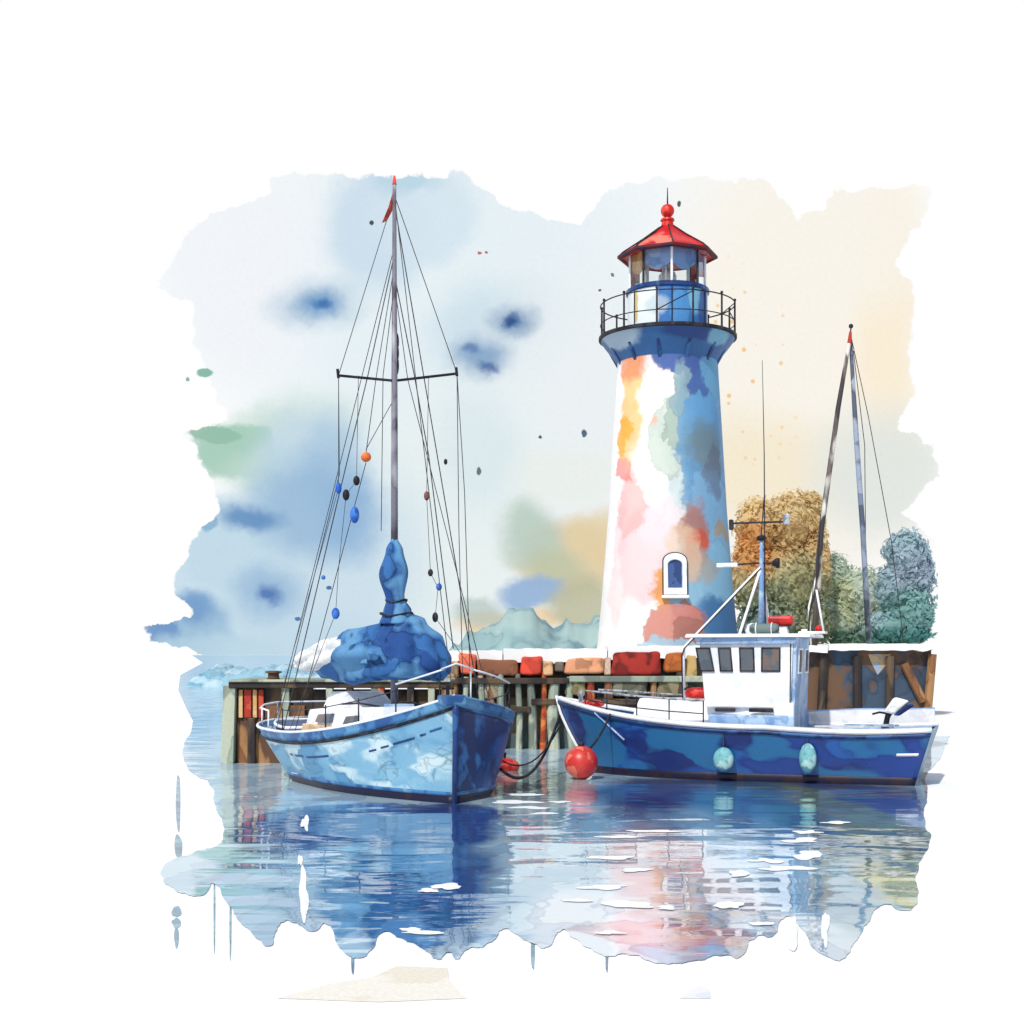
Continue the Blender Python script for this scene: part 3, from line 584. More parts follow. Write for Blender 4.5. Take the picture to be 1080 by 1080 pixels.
# timber fender piles and beams in front of the wall
rnd = random.Random(4)
for i, (px, wpx, t0, mt) in enumerate([(468, 7, 712, WOODG), (480, 6, 714, WOODB), (492, 8, 712, WOODG), (505, 6, 715, WOODG), (517, 8, 713, WOODB), (530, 8, 712, WOODG), (546, 10, 714, WOODG), (560, 7, 716, WOODG), (574, 6.5, 708, RUST), (586, 10, 716, WOODG), (602, 8, 714, WOODG), (624, 10, 712, RUST), (642, 9, 712, WOODB), (662, 8, 714, WOODD), (690, 9, 714, WOODB), (716, 8, 712, WOODD)]):
    m = MB(); x = qx(px) + rnd.uniform(-.06, .06); w_ = wpx / 2 * qk * rnd.uniform(.6, 1.25); m.tube([(x, -.12, qz(t0 - rnd.uniform(-3, 4))), (x + rnd.uniform(-.08, .08), -.14, 1), (x + rnd.uniform(-.14, .14), -.18, -1)], [w_ * .9, w_ * 1.1, w_], 8); m.build('fender_pile', mt, quay, False)
for (a, b, py, mt) in ((452, 600, 718, WOODD), (600, 742, 716, WOODG), (560, 742, 740, WOODD), (452, 560, 748, WOODD)):
    m = MB(); m.box(qx(a), qx(b), -.30, .24, qz(py + 3.2), qz(py - 3.2)); m.build('waling', mt, quay, bevel=.03)
# inclined props and patches on the right-hand wall
for (a, ya, b, yb, mt) in ((985, 690, 980, 748, WOODB), (870, 690, 866, 770, WOODD), (955, 700, 975, 740, WOODB), (700, 722, 660, 746, WOODD), (905, 692, 905, 780, WOODD), (940, 692, 938, 780, WOODD)):
    m = MB(); m.tube([(qx(a), .12, qz(ya)), (qx(b), .12, qz(yb))], .12, 8); m.build('prop', mt, quay)
m = MB(); m.add([(qx(918), .238, qz(690)), (qx(942), .238, qz(690)), (qx(940), .238, qz(698)), (qx(928), .238, qz(712)), (qx(921), .238, qz(698))], [(0, 1, 2, 3, 4)]); m.build('patch', wc('tan render', [(196, 168, 132), (150, 170, 190)], 3), quay, solid=.02)

# ------------------------------------------------------------------ timber jetty at the left
JY = 33.6; jk = JY / F
def jx(px): return (px - 540) * jk
def jz(py): return CH - (py - HZ) * jk
jt = empty('timber_jetty', (0, JY, 0)); tag(jt, 'weathered timber jetty with red and ochre planks behind the sailboat', 'jetty')
def bar(name, a, b, t0, t1, mt, y0=-.1, y1=.15, lean=0, bev=.02):
    m = MB(); x0, x1, z0, z1 = jx(a), jx(b), jz(t1), jz(t0); L_ = lean * jk
    m.hexa([(x0 - L_, y0, z0), (x1 - L_, y0, z0), (x1 - L_, y1, z0), (x0 - L_, y1, z0)], [(x0, y0, z1), (x1, y0, z1), (x1, y1, z1), (x0, y1, z1)])
    return m.build(name, mt, jt, bevel=bev)
bar('pile', 237, 250, 723, 830, WOODG, -.2, .1, 3)
bar('pile', 246, 253, 726, 850, WOODD, .12, .3)
for a, b, mt in ((252, 257, PLANKO), (258, 266, PLANKR), (267, 272, PLANKO), (273, 279, PLANKR)): bar('plank', a, b - .5, 727, 757, mt, -.06, .0)
bar('backing_panel', 250, 330, 724, 762, WOODD, .05, .14)
bar('backing_panel', 330, 470, 727, 770, WOODD, .06, .15)
bar('deck_beam', 243, 476, 719, 725.5, WOODD, -.24, .8)
for a, b in ((280, 300), (301, 322)): bar('plank', a, b, 744, 758, WOODB, -.08, .02)
bar('lower_panel', 250, 300, 758, 815, WOODB, .02, .12)
bar('pile', 298, 306, 722, 850, WOODG, -.14, .04)
bar('pile', 262, 270, 757, 850, WOODD, -.15, .0)
for a, mt in ((345, WOODG), (366, WOODD), (392, WOODG), (399, RUST), (430, WOODD), (452, WOODG), (466, WOODB)): bar('pile', a, a + 7, 706 if a in (392, 399) else 724, 850, mt, -.22, .05)
bar('brace', 226, 300, 812, 818, WOODB, -.2, -.1)
bar('brace', 228, 262, 826, 830, RUST, -.2, -.1)
bar('deck', 243, 476, 716.5, 719.2, WOODG, -.3, 2.4)
bo = empty('mooring_bollard', (jx(287), JY + .2, jz(716.6))); tag(bo, 'squat brown mooring bollard with a broad cap on the jetty end', 'bollard')
m = MB(); m.lathe([(.16, 0), (.14, .05), (.13, .12), (.15, .15)], 16); m.build('post', WOODB, bo, True)
m = MB(); m.lathe([(.12, .148), (.2, .155), (.2, .19), (.1, .21)], 16); m.build('cap', WOODD, bo)

# ------------------------------------------------------------------ generic hull
class Hull:
    """a = distance aft of the stem at the sheer; side = +1 port, -1 starboard; local x forward, y port, z up"""
    def __init__(s, L, bw, zs, endrake, stemrake, gw, keel=.45): s.L, s.bw, s.zs, s.er, s.sr, s.gw, s.keel = L, bw, zs, endrake, stemrake, gw, keel
    def P(s, side, t, u, off=0.0):      # u: 0 waterline .. 1 sheer, negative below
        zs = s.zs(t); z = zs * u if u >= 0 else s.keel * u
        uu = max(0.0, min(1.05, u)); e = max(0.0, 1 - uu)
        a0 = s.sr * e ** 1.3; a1 = s.L - s.er * e
        if u < 0: a0 += .25 * -u; a1 -= .5 * -u
        g = s.gw + (1 - s.gw) * uu ** .85
        if u < 0: g *= (1 + u) ** .5 if u > -1 else 0
        return Vector((-(a0 + (a1 - a0) * t), side * (s.bw(side, t) * g + off), z))
    def side_rows(s, side, us, n=60, t0=0., t1=1., off=0.):
        return [[s.P(side, t0 + (t1 - t0) * (i / n), u(t0 + (t1 - t0) * i / n) if callable(u) else u, off) for i in range(n + 1)] for u in us]
    def shell(s, name, mat, parent, side, us, n=60, t0=0., t1=1., off=0., solid=.03):
        m = MB(); m.grid(s.side_rows(side, us, n, t0, t1, off)); return m.build(name, mat, parent, True, solid=solid)
    def below(s, h): return lambda t: 1 - h / s.zs(t)
def stat(f): return f

# ------------------------------------------------------------------ sailing boat
ST = Vector((-.99, 24.4, 0)); TH = R(27)
sb = empty('sailing_boat', ST, math.atan2(-math.cos(TH), math.sin(TH)))
tag(sb, 'light blue sailing boat with bundled blue sail, nearest boat on the left', 'sailing boat')
SM = Matrix.Translation(ST) @ Matrix.Rotation(sb.rotation_euler.z, 4, 'Z'); SMI = SM.inverted()
def hit(inv, px, py, axis, val):
    o = inv @ Vector((0, 0, CH)); d = (inv @ at(px, py, 10.0)) - o
    k = (val - o[axis]) / d[axis]; return o + d * k
def sh(px, py, y=0.0): return hit(SMI, px, py, 1, y)
def sbw(side, t):
    if side > 0: b = 1.98 * (1 - (1 - min(t / .24, 1)) ** 2.0) if t < .24 else 1.98 - .45 * ((t - .24) / .76)
    else: b = 1.6 * (1 - (1 - min(t / .6, 1)) ** 1.9)
    if t > .74: b *= max(0, 1 - ((t - .74) / .26) ** 2.6) ** .5
    return b
def szs(t): return 1.02 + .82 * (1 - t / .68) ** 2.3 if t < .68 else 1.02 + .14 * ((t - .68) / .32) ** 2
H = Hull(7.8, sbw, szs, 1.15, .05, .70)
PORTSHADE = wc('port side painted shade', [(42, 84, 148), (30, 60, 118), (64, 118, 176), (36, 48, 98)], 1.1, .4, .4, .35, seed=7)  # darker copy of the hull blue, painting in the port side's shade
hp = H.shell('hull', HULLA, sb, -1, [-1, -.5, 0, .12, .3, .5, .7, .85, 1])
H.shell('hull_side', PORTSHADE, sb, 1, [-1, -.5, 0, .12, .3, .5, .7, .85, 1])
for sd in (-1, 1):
    H.shell('boot_stripe', BOOT, sb, sd, [-.12, 0, lambda t: .13 / szs(t)], off=.012, solid=.02)
    H.shell('waterline_stripe', RAILB, sb, sd, [lambda t: .135 / szs(t), lambda t: .20 / szs(t)], off=.010, solid=.015)
    H.shell('rubbing_strake', INK if sd < 0 else NAVYD, sb, sd, [H.below(.20), H.below(.15)], off=.03, solid=.03)
    H.shell('gunwale', RAILB, sb, sd, [H.below(.145), H.below(.07), H.below(0.0), H.below(-.03)], off=.022, solid=.06)
    rows = H.side_rows(sd, [H.below(-.032)], 60)[0]; m = MB(); m.tube([p + Vector((0, 0, .01)) for p in rows], .028, 8); m.build('toe_rail', WHITEP if sd < 0 else RAILB, sb, True)
# faint line of dark brush marks where the name is worn away on the left topside
for (t0, t1, h) in ((.03, .06, .42), (.07, .085, .44), (.10, .16, .45), (.175, .20, .46), (.215, .24, .47), (.40, .52, .42), (.54, .60, .40), (.62, .64, .39)):
    H.shell('worn_mark', NAVYD, sb, -1, [H.below(h + .035), H.below(h)], n=6, t0=t0, t1=t1, off=.006, solid=.008)
for (t0, t1, u0, u1) in ((.70, .76, .12, .2), (.64, .68, .12, .16)):
    H.shell('white_scuff', WHITEP, sb, -1, [u0, u1], n=8, t0=t0, t1=t1, off=.006, solid=.008)
m = MB(); m.tube([H.P(1, 0, u) + Vector((.03, 0, 0)) for u in (-.5, 0, .3, .6, .85, 1.0)], [.04, .045, .05, .05, .06, .06], 8); m.build('stem', NAVYD, sb, True)
m = MB(); c0 = H.P(1, 0, 1); m.box(c0.x - .34, c0.x + .09, -.2, .2, c0.z - .14, c0.z + .05); m.build('stem_head', RAILB, sb, bevel=.04)
def deckgrid(Hh, zoff, t0, t1, n=40, w=1.0):
    rows = []
    for i in range(n + 1):
        t = t0 + (t1 - t0) * i / n; A, B = Hh.P(1, t, 1), Hh.P(-1, t, 1)
        rows.append([Vector((A.x, A.y * w * (1 - q) + B.y * w * q, A.z + zoff + .06 * math.sin(math.pi * q))) for q in [j / 8 for j in range(9)]])
    return rows
m = MB(); m.grid(deckgrid(H, -.06, .01, .99)); m.build('deck', DECK, sb, True)
# coachroof
def prism_ab(a0, a1, w0, w1, z0, z1, inset=.12, slope=.35, zt=None):
    zt = z1 if zt is None else zt
    lo = [(-a0, w0, z0), (-a0, -w0, z0), (-a1, -w1, z0), (-a1, w1, z0)]
    hi = [(-a0 - slope, w0 - inset, z1), (-a0 - slope, -w0 + inset, z1), (-a1 + .05, -w1 + inset, zt), (-a1 + .05, w1 - inset, zt)]
    return MB().hexa(lo, hi)
cr = prism_ab(1.75, 5.1, .62, 1.05, .95, 1.62, .12, .5, 1.50).build('coachroof', WHITEP, sb, bevel=.05)
prism_ab(1.70, 5.14, .65, 1.08, .95, 1.20, .02, .03).build('cabin_band', TEAK, cr, bevel=.02)
for a, L_ in ((2.9, .45), (3.9, .62)):
    m = MB(); yy_ = -(.62 + (a - 1.75) / 3.35 * .43) + .03
    m.hexa([(-a, yy_ - .05, 1.27), (-a - L_, yy_ - .13 * L_ - .05, 1.25), (-a - L_, yy_ + .2, 1.25), (-a, yy_ + .2, 1.27)], [(-a - .03, yy_ + .0, 1.44), (-a - L_ + .03, yy_ - .13 * L_ + .01, 1.41), (-a - L_, yy_ + .2, 1.42), (-a, yy_ + .2, 1.44)]); m.build('porthole', GLASSD, cr, bevel=.02)
prism_ab(3.9, 5.2, .55, .6, 1.5, 1.86, .14, .45, 1.84).build('companion_hood', WHITEP, cr, bevel=.05)
m = MB(); m.tube([(-2.4, -.45, 1.62), (-3.2, -.55, 1.66), (-4.0, -.6, 1.62)], .02, 6); m.build('grab_rail', INK, cr)
m = MB(); m.tube([(-2.4, .45, 1.62), (-3.2, .55, 1.66), (-4.0, .6, 1.62)], .02, 6); m.build('grab_rail', INK, cr)
m = MB(); m.box(-2.75, -2.3, -.22, .22, 1.55, 1.66); m.build('hatch', BLUEW, cr, bevel=.02)
m = MB(); m.grid(deckgrid(H, .02, .74, .93, 12, .72)); m.build('cockpit', NAVYD, sb, True)
m = MB(); rr_ = deckgrid(H, .06, .73, .94, 12, .75); m.tube([r[0] for r in rr_] + [r[-1] for r in reversed(rr_)] + [rr_[0][0]], .035, 6); m.build('coaming', WHITEP, sb, True)
# mast
mp = sh(416, 712); ma = -mp.x; mtop = sh(416, 192)
m = MB(); m.tube([(mp.x, 0, 1.2), (mp.x, 0, mtop.z * .6), (mp.x, 0, mtop.z)], [.075, .065, .035], 12); mast = m.build('mast', wc('mast paint', [(120, 118, 130), (70, 64, 76), (176, 176, 184)], 1.1, .4, stretch=(1, 1, .5)), sb, True)
m = MB(); m.tube([(mp.x, 0, mtop.z - .05), (mp.x, 0, mtop.z + .12)], [.045, .02], 8); m.build('masthead', RED, mast)
m = MB(); q0, q1 = sh(415, 200), sh(411, 236); rows = [[(q0.x, .0, q0.z), (q0.x, .0, q0.z - .15)], [(q0.x - .02, -.10, q0.z - .35), (q0.x - .02, -.02, q0.z - .4)], [(q1.x, q1.y - .16, q1.z), (q1.x, -.06, q1.z + .05)]]; m.grid(rows); m.build('pennant', PLANKR, mast, solid=.01)
sp0, sp1 = sh(358, 396), sh(482, 396)
# the spreader runs square to the mast across the boat, seen a little obliquely
def across(px, py): return hit(SMI, px, py, 0, mp.x)
A, B = across(357, 396), across(482, 394)
m = MB(); m.tube([A, (mp.x, 0, A.z), B], .026, 8); m.build('spreader', INK, mast)
for q in (A, B):
    m = MB(); m.tube([q + Vector((0, 0, -.05)), q + Vector((0, -.02, .12))], .03, 6); m.build('spreader_tip', INK, mast)
A2, B2 = across(382, 482), across(455, 470)
# boom and sail bundle
be = Vector((mp.x - 3.0, 0, sh(416, 690).z + .10)); bs = Vector((mp.x - .05, 0, sh(416, 700).z))
m = MB(); m.tube([bs, be], .06, 8); m.build('boom', STEEL, sb)
def bundle(name, mat, path, rad, squash, seed, folds=7, amp=.16, n=44, sub=7):
    m = MB(); rows = []; path = [Vector(p) for p in path]
    N = (len(path) - 1) * sub
    for i in range(N + 1):
        u = i / sub; j = min(int(u), len(path) - 2); f = u - j; f2 = f * f * (3 - 2 * f)
        p = path[j].lerp(path[j + 1], f); r = rad[j] + (rad[j + 1] - rad[j]) * f2
        d = (path[j + 1] - path[j]).normalized(); X = d.cross(Vector((0, 1, 0)) if abs(d.z) > .7 else Vector((0, 0, 1))).normalized(); Y_ = X.cross(d)
        row = []
        for k in range(n):
            a = 2 * math.pi * k / n
            fo = 1 + amp * (abs(math.sin(folds * a * .5 + .9 * math.sin(i * .12 + seed))) * 2 - 1) * .6 + amp * 1.3 * mn.noise(Vector((math.cos(a) * 1.6, math.sin(a) * 1.6, i * .09 + seed)))
            row.append(p + X * math.cos(a) * r * fo * squash[0] + Y_ * math.sin(a) * r * fo * squash[1])
        rows.append(row)
    m.grid(rows, True); m.f.append(tuple(range(n))); m.f.append(tuple(range(N * n, (N + 1) * n)))
    return m.build(name, mat, sb, True)
mz = lambda py: sh(416, py).z
bundle('hoisted_sail_cover', COVER, [(mp.x, 0, mz(566)), (mp.x, 0, mz(580)), (mp.x, .0, mz(605)), (mp.x, .03, mz(632)), (mp.x, .05, mz(645)), (mp.x, .05, mz(658))], [.05, .16, .25, .17, .26, .34], (1, 1), 1, 5, .14)
bundle('sail_bundle', COVER, [(mp.x, .1, mz(648)), (mp.x, .16, mz(660)), (mp.x, .22, mz(680)), (mp.x, .25, mz(700)), (mp.x, .2, mz(712)), (mp.x, .2, mz(717))], [.22, .46, .72, .86, .80, .36], (1, .95), 5, 9, .12, 72)
bundle('sail_tail', COVER, [(mp.x - .2, -.1, mz(690)), (mp.x - .9, -.35, mz(690)), (mp.x - 1.8, -.42, mz(698)), (mp.x - 2.7, -.42, mz(705)), (mp.x - 3.1, -.42, mz(706))], [.5, .48, .36, .22, .1], (1, 1), 9, 5, .2)
bundle('furled_sail', CANVW, [(mp.x - 1.0, -.55, mz(684)), (mp.x - 1.9, -.72, mz(690)), (mp.x - 2.7, -.8, mz(698)), (mp.x - 3.2, -.85, mz(702))], [.3, .34, .28, .12], (1, .8), 3, 6, .2)
for (pa, pb) in (((403, 652), (398, 700)), ((424, 656), (428, 712)), ((445, 668), (452, 704))):
    a_, b_ = sh(pa[0], pa[1], 0), sh(pb[0], pb[1], 0)
for zz, rr in ((mz(634), .2), (mz(648), .31)):
    m = MB(); m.tube([(mp.x + rr * math.cos(R(k * 20)), .04 + rr * math.sin(R(k * 20)), zz + .03 * math.sin(R(k * 40))) for k in range(19)], .02, 6); m.build('lashing', INK, sb)
# rigging: wires from the mast to the deck edge and spreaders
def T(py): return Vector((mp.x, 0, mz(py)))
def edge(side, t, dz=.0): return H.P(side, t, 1) + Vector((0, 0, dz))
stays = [[T(206), A, across(358, 500) * 1.0, edge(-1, .66)], [T(206), B, across(490, 520), edge(1, .42)], [T(268), across(388, 396), across(358, 520), edge(-1, .60)], [T(280), across(397, 396), across(386, 478)],
         [T(290), across(437, 396), across(452, 480), across(478, 684)], [T(300), across(430, 400), edge(1, .30)], [T(215), edge(1, .36)], [T(420), across(386, 474)], [across(386, 488), edge(-1, .52)],
         [B, across(484, 560), edge(1, .46)], [T(206), H.P(1, 0, 1) + Vector((-.1, 0, .05))], [T(300), sh(404, 396), sh(402, 560)], [T(260), edge(-1, .97)]]
for i, q in enumerate(stays):
    m = MB(); q = [Vector(v) for v in q]
    m.tube(q, .0085 if i not in (2, 4, 6) else .011, 6); m.build('stay', WIRE, sb)
m = MB(); m.ball(across(386, 482), .098, n=16, m=10); m.build('signal_ball', ORANGE, sb, True)
hl1 = [across(378, 396), across(376, 507), across(365, 522), across(357, 600), across(354, 647), edge(-1, .56)]
hl2 = [across(452, 396), across(450, 523), across(454, 604), across(462, 620), across(459, 651), edge(1, .24)]
hl3 = [A, across(357, 515), edge(-1, .7)]
for q in (hl1, hl2, hl3): m = MB(); m.tube(q, .006, 6); m.build('halyard', WIRE, sb)
BLUEF = wc('blue float', [(36, 92, 186), (60, 120, 200)], 4, .5)
for (px, py, rx, rz, mt) in ((376, 507, 3.6, 5.2, INK), (365, 522, 3.8, 6, INK), (357, 515, 3.4, 6, BLUEF), (374, 543, 5, 9, BLUEF), (354, 647, 4.4, 6.2, BLUEF), (341, 609, 2.4, 2.4, BLUEF), (450, 523, 3, 5, wc('brown float', [(120, 80, 70), (60, 50, 60)], 4)), (454, 604, 2.8, 4, INK), (463, 619, 3.2, 4, BLUEF), (459, 651, 3.2, 5.4, INK), (470, 487, 2, 3.2, INK)):
    q = across(px, py); k = (SM @ q).y / F
    m = MB(); m.ball(q, rx * k, rx * k, rz * k, 12, 8); m.build('float', mt, sb, True)
for py in (372, 385, 360): m = MB(); m.ball((mp.x - .01, .045, mz(py)), .06, .05, .18 + .02 * (py % 3), 10, 8); m.build('mast_fitting', INK, mast, True)
# rails
def rail(pts, r=.016, name='guardrail', mt=None): m = MB(); m.tube(pts, r, 6); return m.build(name, mt or WHITEP, sb, True)
def rl(side, ts, h): return [edge(side, t, h) + Vector((0, -side * .05, 0)) for t in ts]
rail(rl(1, [.03, .06, .10, .15], .58), .018); rail(rl(-1, [.03, .06, .10, .15], .58), .018)
rail([edge(1, .03, .58), H.P(1, 0, 1) + Vector((.05, 0, .6)), edge(-1, .03, .58)], .018)
rail(rl(1, [.15, .24, .34, .46], .5), .010, 'lifeline', WIRE); rail(rl(1, [.15, .24, .34, .46], .26), .010, 'lifeline', WIRE)
rail(rl(-1, [.15, .26, .38, .50, .62, .72], .46), .010, 'lifeline', WIRE)
for t in (.03, .15, .24, .34, .46): rail([edge(1, t, 0) - Vector((0, .05, 0)), edge(1, t, .54) - Vector((0, .05, 0))], .016, 'stanchion', INK if t > .1 else WHITEP)
for t in (.04, .15, .26, .38, .62): rail([edge(-1, t, 0) + Vector((0, .05, 0)), edge(-1, t, .5) + Vector((0, .05, 0))], .015, 'stanchion', INK)
rail(rl(-1, [.74, .84, .92, .97], .42) + rl(1, [.97, .92, .84], .42), .02, 'stern_rail'); 
for t in (.74, .90, .97): rail([edge(-1, t, 0) + Vector((0, .05, 0)), edge(-1, t, .42) + Vector((0, .05, 0))], .02, 'stern_rail_post')
m = MB(); m.ball(edge(-1, .80, -.02), .06, n=8, m=6); m.tube([edge(-1, .80, 0), edge(-1, .795, -.18) + Vector((0, -.06, 0))], .02, 6); m.build('cleat', INK, sb)
m = MB(); m.tube([(c0.x - .3, 0, c0.z), (c0.x - .3, 0, c0.z + .22)], .035, 8); m.tube([(c0.x - .3, -.12, c0.z + .16), (c0.x - .3, .12, c0.z + .16)], .02, 6); m.build('samson_post', INK, sb)

# ------------------------------------------------------------------ fishing boat
FB0 = Vector((1.0, 31.2, 0)); YA = R(20)
fb = empty('fishing_boat', FB0, math.atan2(math.sin(YA), -math.cos(YA)))
tag(fb, 'navy blue fishing boat with white wheelhouse moored on the right below the lighthouse', 'fishing boat')
FM = Matrix.Translation(FB0) @ Matrix.Rotation(fb.rotation_euler.z, 4, 'Z'); FMI = FM.inverted()
def fh(px, py, y=0.0): return hit(FMI, px, py, 1, y)
def fbw(side, t):
    b = 1.25 * (1 - (1 - min(t / .42, 1)) ** 2.2)
    return b * (1 - .10 * max(0, (t - .6) / .4) ** 2)
def fzs(t): return 1.10 + .52 * (1 - t / .6) ** 2.2 if t < .6 else 1.10 - .06 * math.sin(math.pi * (t - .6) / .4)
K = Hull(8.05, fbw, fzs, .35, .85, .74)
us = [-1, -.5, 0, .12, .3, .5, .7, .85, 1]
for sd in (1, -1):
    K.shell('hull' if sd > 0 else 'hull_side', NAVY, fb, sd, us)
    K.shell('boot_stripe', BOOT, fb, sd, [-.12, 0, lambda t: .16 / fzs(t)], off=.012, solid=.02)
    K.shell('rubbing_strake', NAVYD, fb, sd, [K.below(.12), K.below(.05)], off=.03, solid=.04)
    K.shell('bulwark_cap', WHITEP, fb, sd, [K.below(.03), K.below(-.05)], off=.02, solid=.12)
m = MB(); rows = [[K.P(1, 1, u) * (1 - q) + K.P(-1, 1, u) * q for q in (0, .25, .5, .75, 1)] for u in us]; m.grid(rows); m.build('transom', wc('teal transom paint', [(40, 120, 150), (30, 84, 140), (90, 160, 170)], 1.4, .4), fb, solid=.03)
m = MB(); m.tube([K.P(1, 0, u) + Vector((.02, 0, 0)) for u in (-.4, 0, .2, .4, .6, .8, 1.04)], .035, 8); m.build('stem', WHITEP, fb, True)
m = MB(); m.grid(deckgrid(K, -.10, .01, .60)); m.build('foredeck', WHITEP, fb, True)
m = MB(); rows = deckgrid(K, -.38, .60, .965, 12, .80); m.grid(rows); m.build('aft_deck', wc('aft deck paint', [(196, 160, 132), (60, 92, 150), (206, 214, 222)], 1.7, .7), fb, True)
for sd in (1, -1): K.shell('inner_bulwark', DECK, fb, sd, [K.below(.40), K.below(.0)], 20, .60, .985, -.09, .02)
# trunk cabin
def wx(px, y): return -fh(px, 740, y).x
def body(name, a0, a1, hw0, hw1, z0, z1, mt, par, ins=.0, sl0=0., sl1=0., bev=.03, zt=None):
    zt = z1 if zt is None else zt
    m = MB().hexa([(-a0, hw0, z0), (-a0, -hw0, z0), (-a1, -hw1, z0), (-a1, hw1, z0)], [(-a0 - sl0, hw0 - ins, z1), (-a0 - sl0, -hw0 + ins, z1), (-a1 - sl1, -hw1 + ins, zt), (-a1 - sl1, hw1 - ins, zt)])
    return m.build(name, mt, par, bevel=bev)
tk = body('trunk_cabin', 1.75, 5.35, .52, 1.02, 1.0, 1.66, WHITEP, fb, .06, .25, 0, zt=1.62)
body('trunk_band', 3.6, 5.37, .99, 1.035, .98, 1.36, BLUEW, tk, .01)
for a, L_ in ((3.75, .42), (4.45, .5)):
    m = MB(); m.box(-a - L_, -a, .955, 1.03, 1.42, 1.50); m.build('vent_slot', INK, tk, bevel=.02)
# wheelhouse
WA0, WA1, WB = 3.42, 5.28, .93
ZR = 2.92
wh = body('wheelhouse', WA0 + .10, WA1, WB - .02, WB, 1.5, ZR, WHITEP, fb, .05, -.14, .05)
body('wheelhouse_back', WA1 + .003, WA1 + .07, WB - .02, WB - .02, 1.1, ZR - .02, BLUEW, wh, .04, .05, .05, .01)  # aft face: its shade is put into the pale blue colour
body('fascia', WA0 - .07, WA1 + .1, WB + .02, WB + .03, ZR - .11, ZR + .02, BLUEW, wh, -.01, -.03, .03, .01)
rf = body('wheelhouse_roof', WA0 - .3, WA1 + .42, WB + .14, WB + .1, ZR + .024, ZR + .10, WHITEP, wh, .03, .03, -.03, .02)
def side_win(a0, a1, z0, z1, slant, par):
    y0 = WB - .05 * (z0 - 1.5) / 1.42; y1 = WB - .05 * (z1 - 1.5) / 1.42
    def q(a, z, o): f = (z - z0) / (z1 - z0); return (-(a - slant * f), (y0 + (y1 - y0) * f) + o - .0, z)
    def rect(e, o): return [q(a0 + e, z0 + e, o), q(a1 - e, z0 + e, o), q(a1 - e, z1 - e, o), q(a0 + e, z1 - e, o)]
    m = MB(); m.grid([rect(0, -.02), rect(0, .022), rect(.03, .022), rect(.03, -.02)], True); fr = m.build('window', INK, par)
    m = MB(); m.add(rect(.025, .008), [(0, 1, 2, 3)]); m.build('pane', GLASSD, fr); return fr
for (p0, p1, sl) in ((738, 753.5, .10), (759, 773, .05), (780, 796, .02), (802.5, 823, -.0)):
    side_win(wx(p0, WB), wx(p1, WB), 2.24, 2.74, sl, wh)
# aft window and door seam, front windows
for (yy0, yy1) in ((.18, .68), (-.7, -.2)):
    xa = -(WA1 + .10); m = MB(); rr2 = lambda e, o: [(xa - o, yy0 + e, 2.2 + e), (xa - o, yy1 - e, 2.2 + e), (xa - o - .02, yy1 - e, 2.72 - e), (xa - o - .02, yy0 + e, 2.72 - e)]
    m.grid([rr2(0, -.04), rr2(0, .03), rr2(.035, .03), rr2(.035, -.04)], True); f_ = m.build('window', WHITEP, wh); m = MB(); m.add(rr2(.03, .016), [(0, 1, 2, 3)]); m.build('pane', GLASSD, f_)
    xf = -(WA0 - .035); m = MB(); r3 = lambda e, o: [(xf + o - .04, yy0 + e, 2.25 + e), (xf + o - .04, yy1 - e, 2.25 + e), (xf + o + .01, yy1 - e, 2.72 - e), (xf + o + .01, yy0 + e, 2.72 - e)]
    m.grid([r3(0, -.04), r3(0, .03), r3(.035, .03), r3(.035, -.04)], True); f_ = m.build('window', INK, wh); m = MB(); m.add(r3(.03, .016), [(0, 1, 2, 3)]); m.build('pane', GLASSD, f_)
m = MB(); m.tube([(-WA1 + .01, WB + .012, 1.36), (-WA1 + .0, WB - .03, ZR - .1)], .012, 6); m.build('corner_seam', INK, wh)
# roof gear
rz = ZR + .10
mastx = fh(803, 690).x
mt_ = fh(803, 570); 
m = MB(); m.tube([(mastx, 0, rz - .02), (mastx, 0, mt_.z)], [.07, .035], 10); fm_ = m.build('mast', BLUEW, fb, True)
m = MB(); m.ball((mastx, 0, mt_.z + .05), .11, .11, .06, 14, 8); m.build('mast_light', INK, fm_, True)
m = MB(); q0, q1 = fh(771, 552), fh(831, 550); zc = (q0.z + q1.z) / 2; m.tube([(q0.x, 0, zc), (q1.x, 0, zc)], .022, 6); ya = m.build('yard', INK, fm_)
m = MB(); m.box(q0.x - .05, q0.x + .04, -.05, .05, zc - .14, zc + .08); m.build('yard_lamp', INK, ya, bevel=.02)
m = MB(); m.box(q1.x - .04, q1.x + .10, -.06, .06, zc - .06, zc + .16); m.build('yard_lamp', STEEL, ya, bevel=.02)
m = MB(); q0, q1 = fh(756, 597), fh(814, 594); m.tube([(q0.x, 0, q0.z), (mastx, 0, q0.z + .05), (q1.x, 0, q1.z)], .02, 6); y2 = m.build('lower_yard', INK, fm_)
m = MB(); m.box(min(q0.x, q0.x - .45), q0.x, -.06, .06, q0.z - .03, q0.z + .06); m.build('radar_scanner', WHITEP, y2, bevel=.02)
m = MB(); m.lathe([(.04, 0), (.11, .1), (.11, .16)], 14); 
for i, v in enumerate(m.v): m.v[i] = (q1.x - v[2], v[0], q1.z + v[1])
m.build('horn', INK, y2, True)
m = MB(); m.tube([(mastx + .0, .04, zc - .3), fh(806, 524)], .012, 6); m.build('antenna', INK, fm_)
m = MB(); m.tube([(mastx - .06, -.1, rz), fh(806, 480), fh(804, 380)], [.022, .012, .006], 6); m.build('whip_antenna', WIRE, fb)
mj = Vector((mastx, 0, fh(803, 597).z))
foot = fh(722, 682, .3)
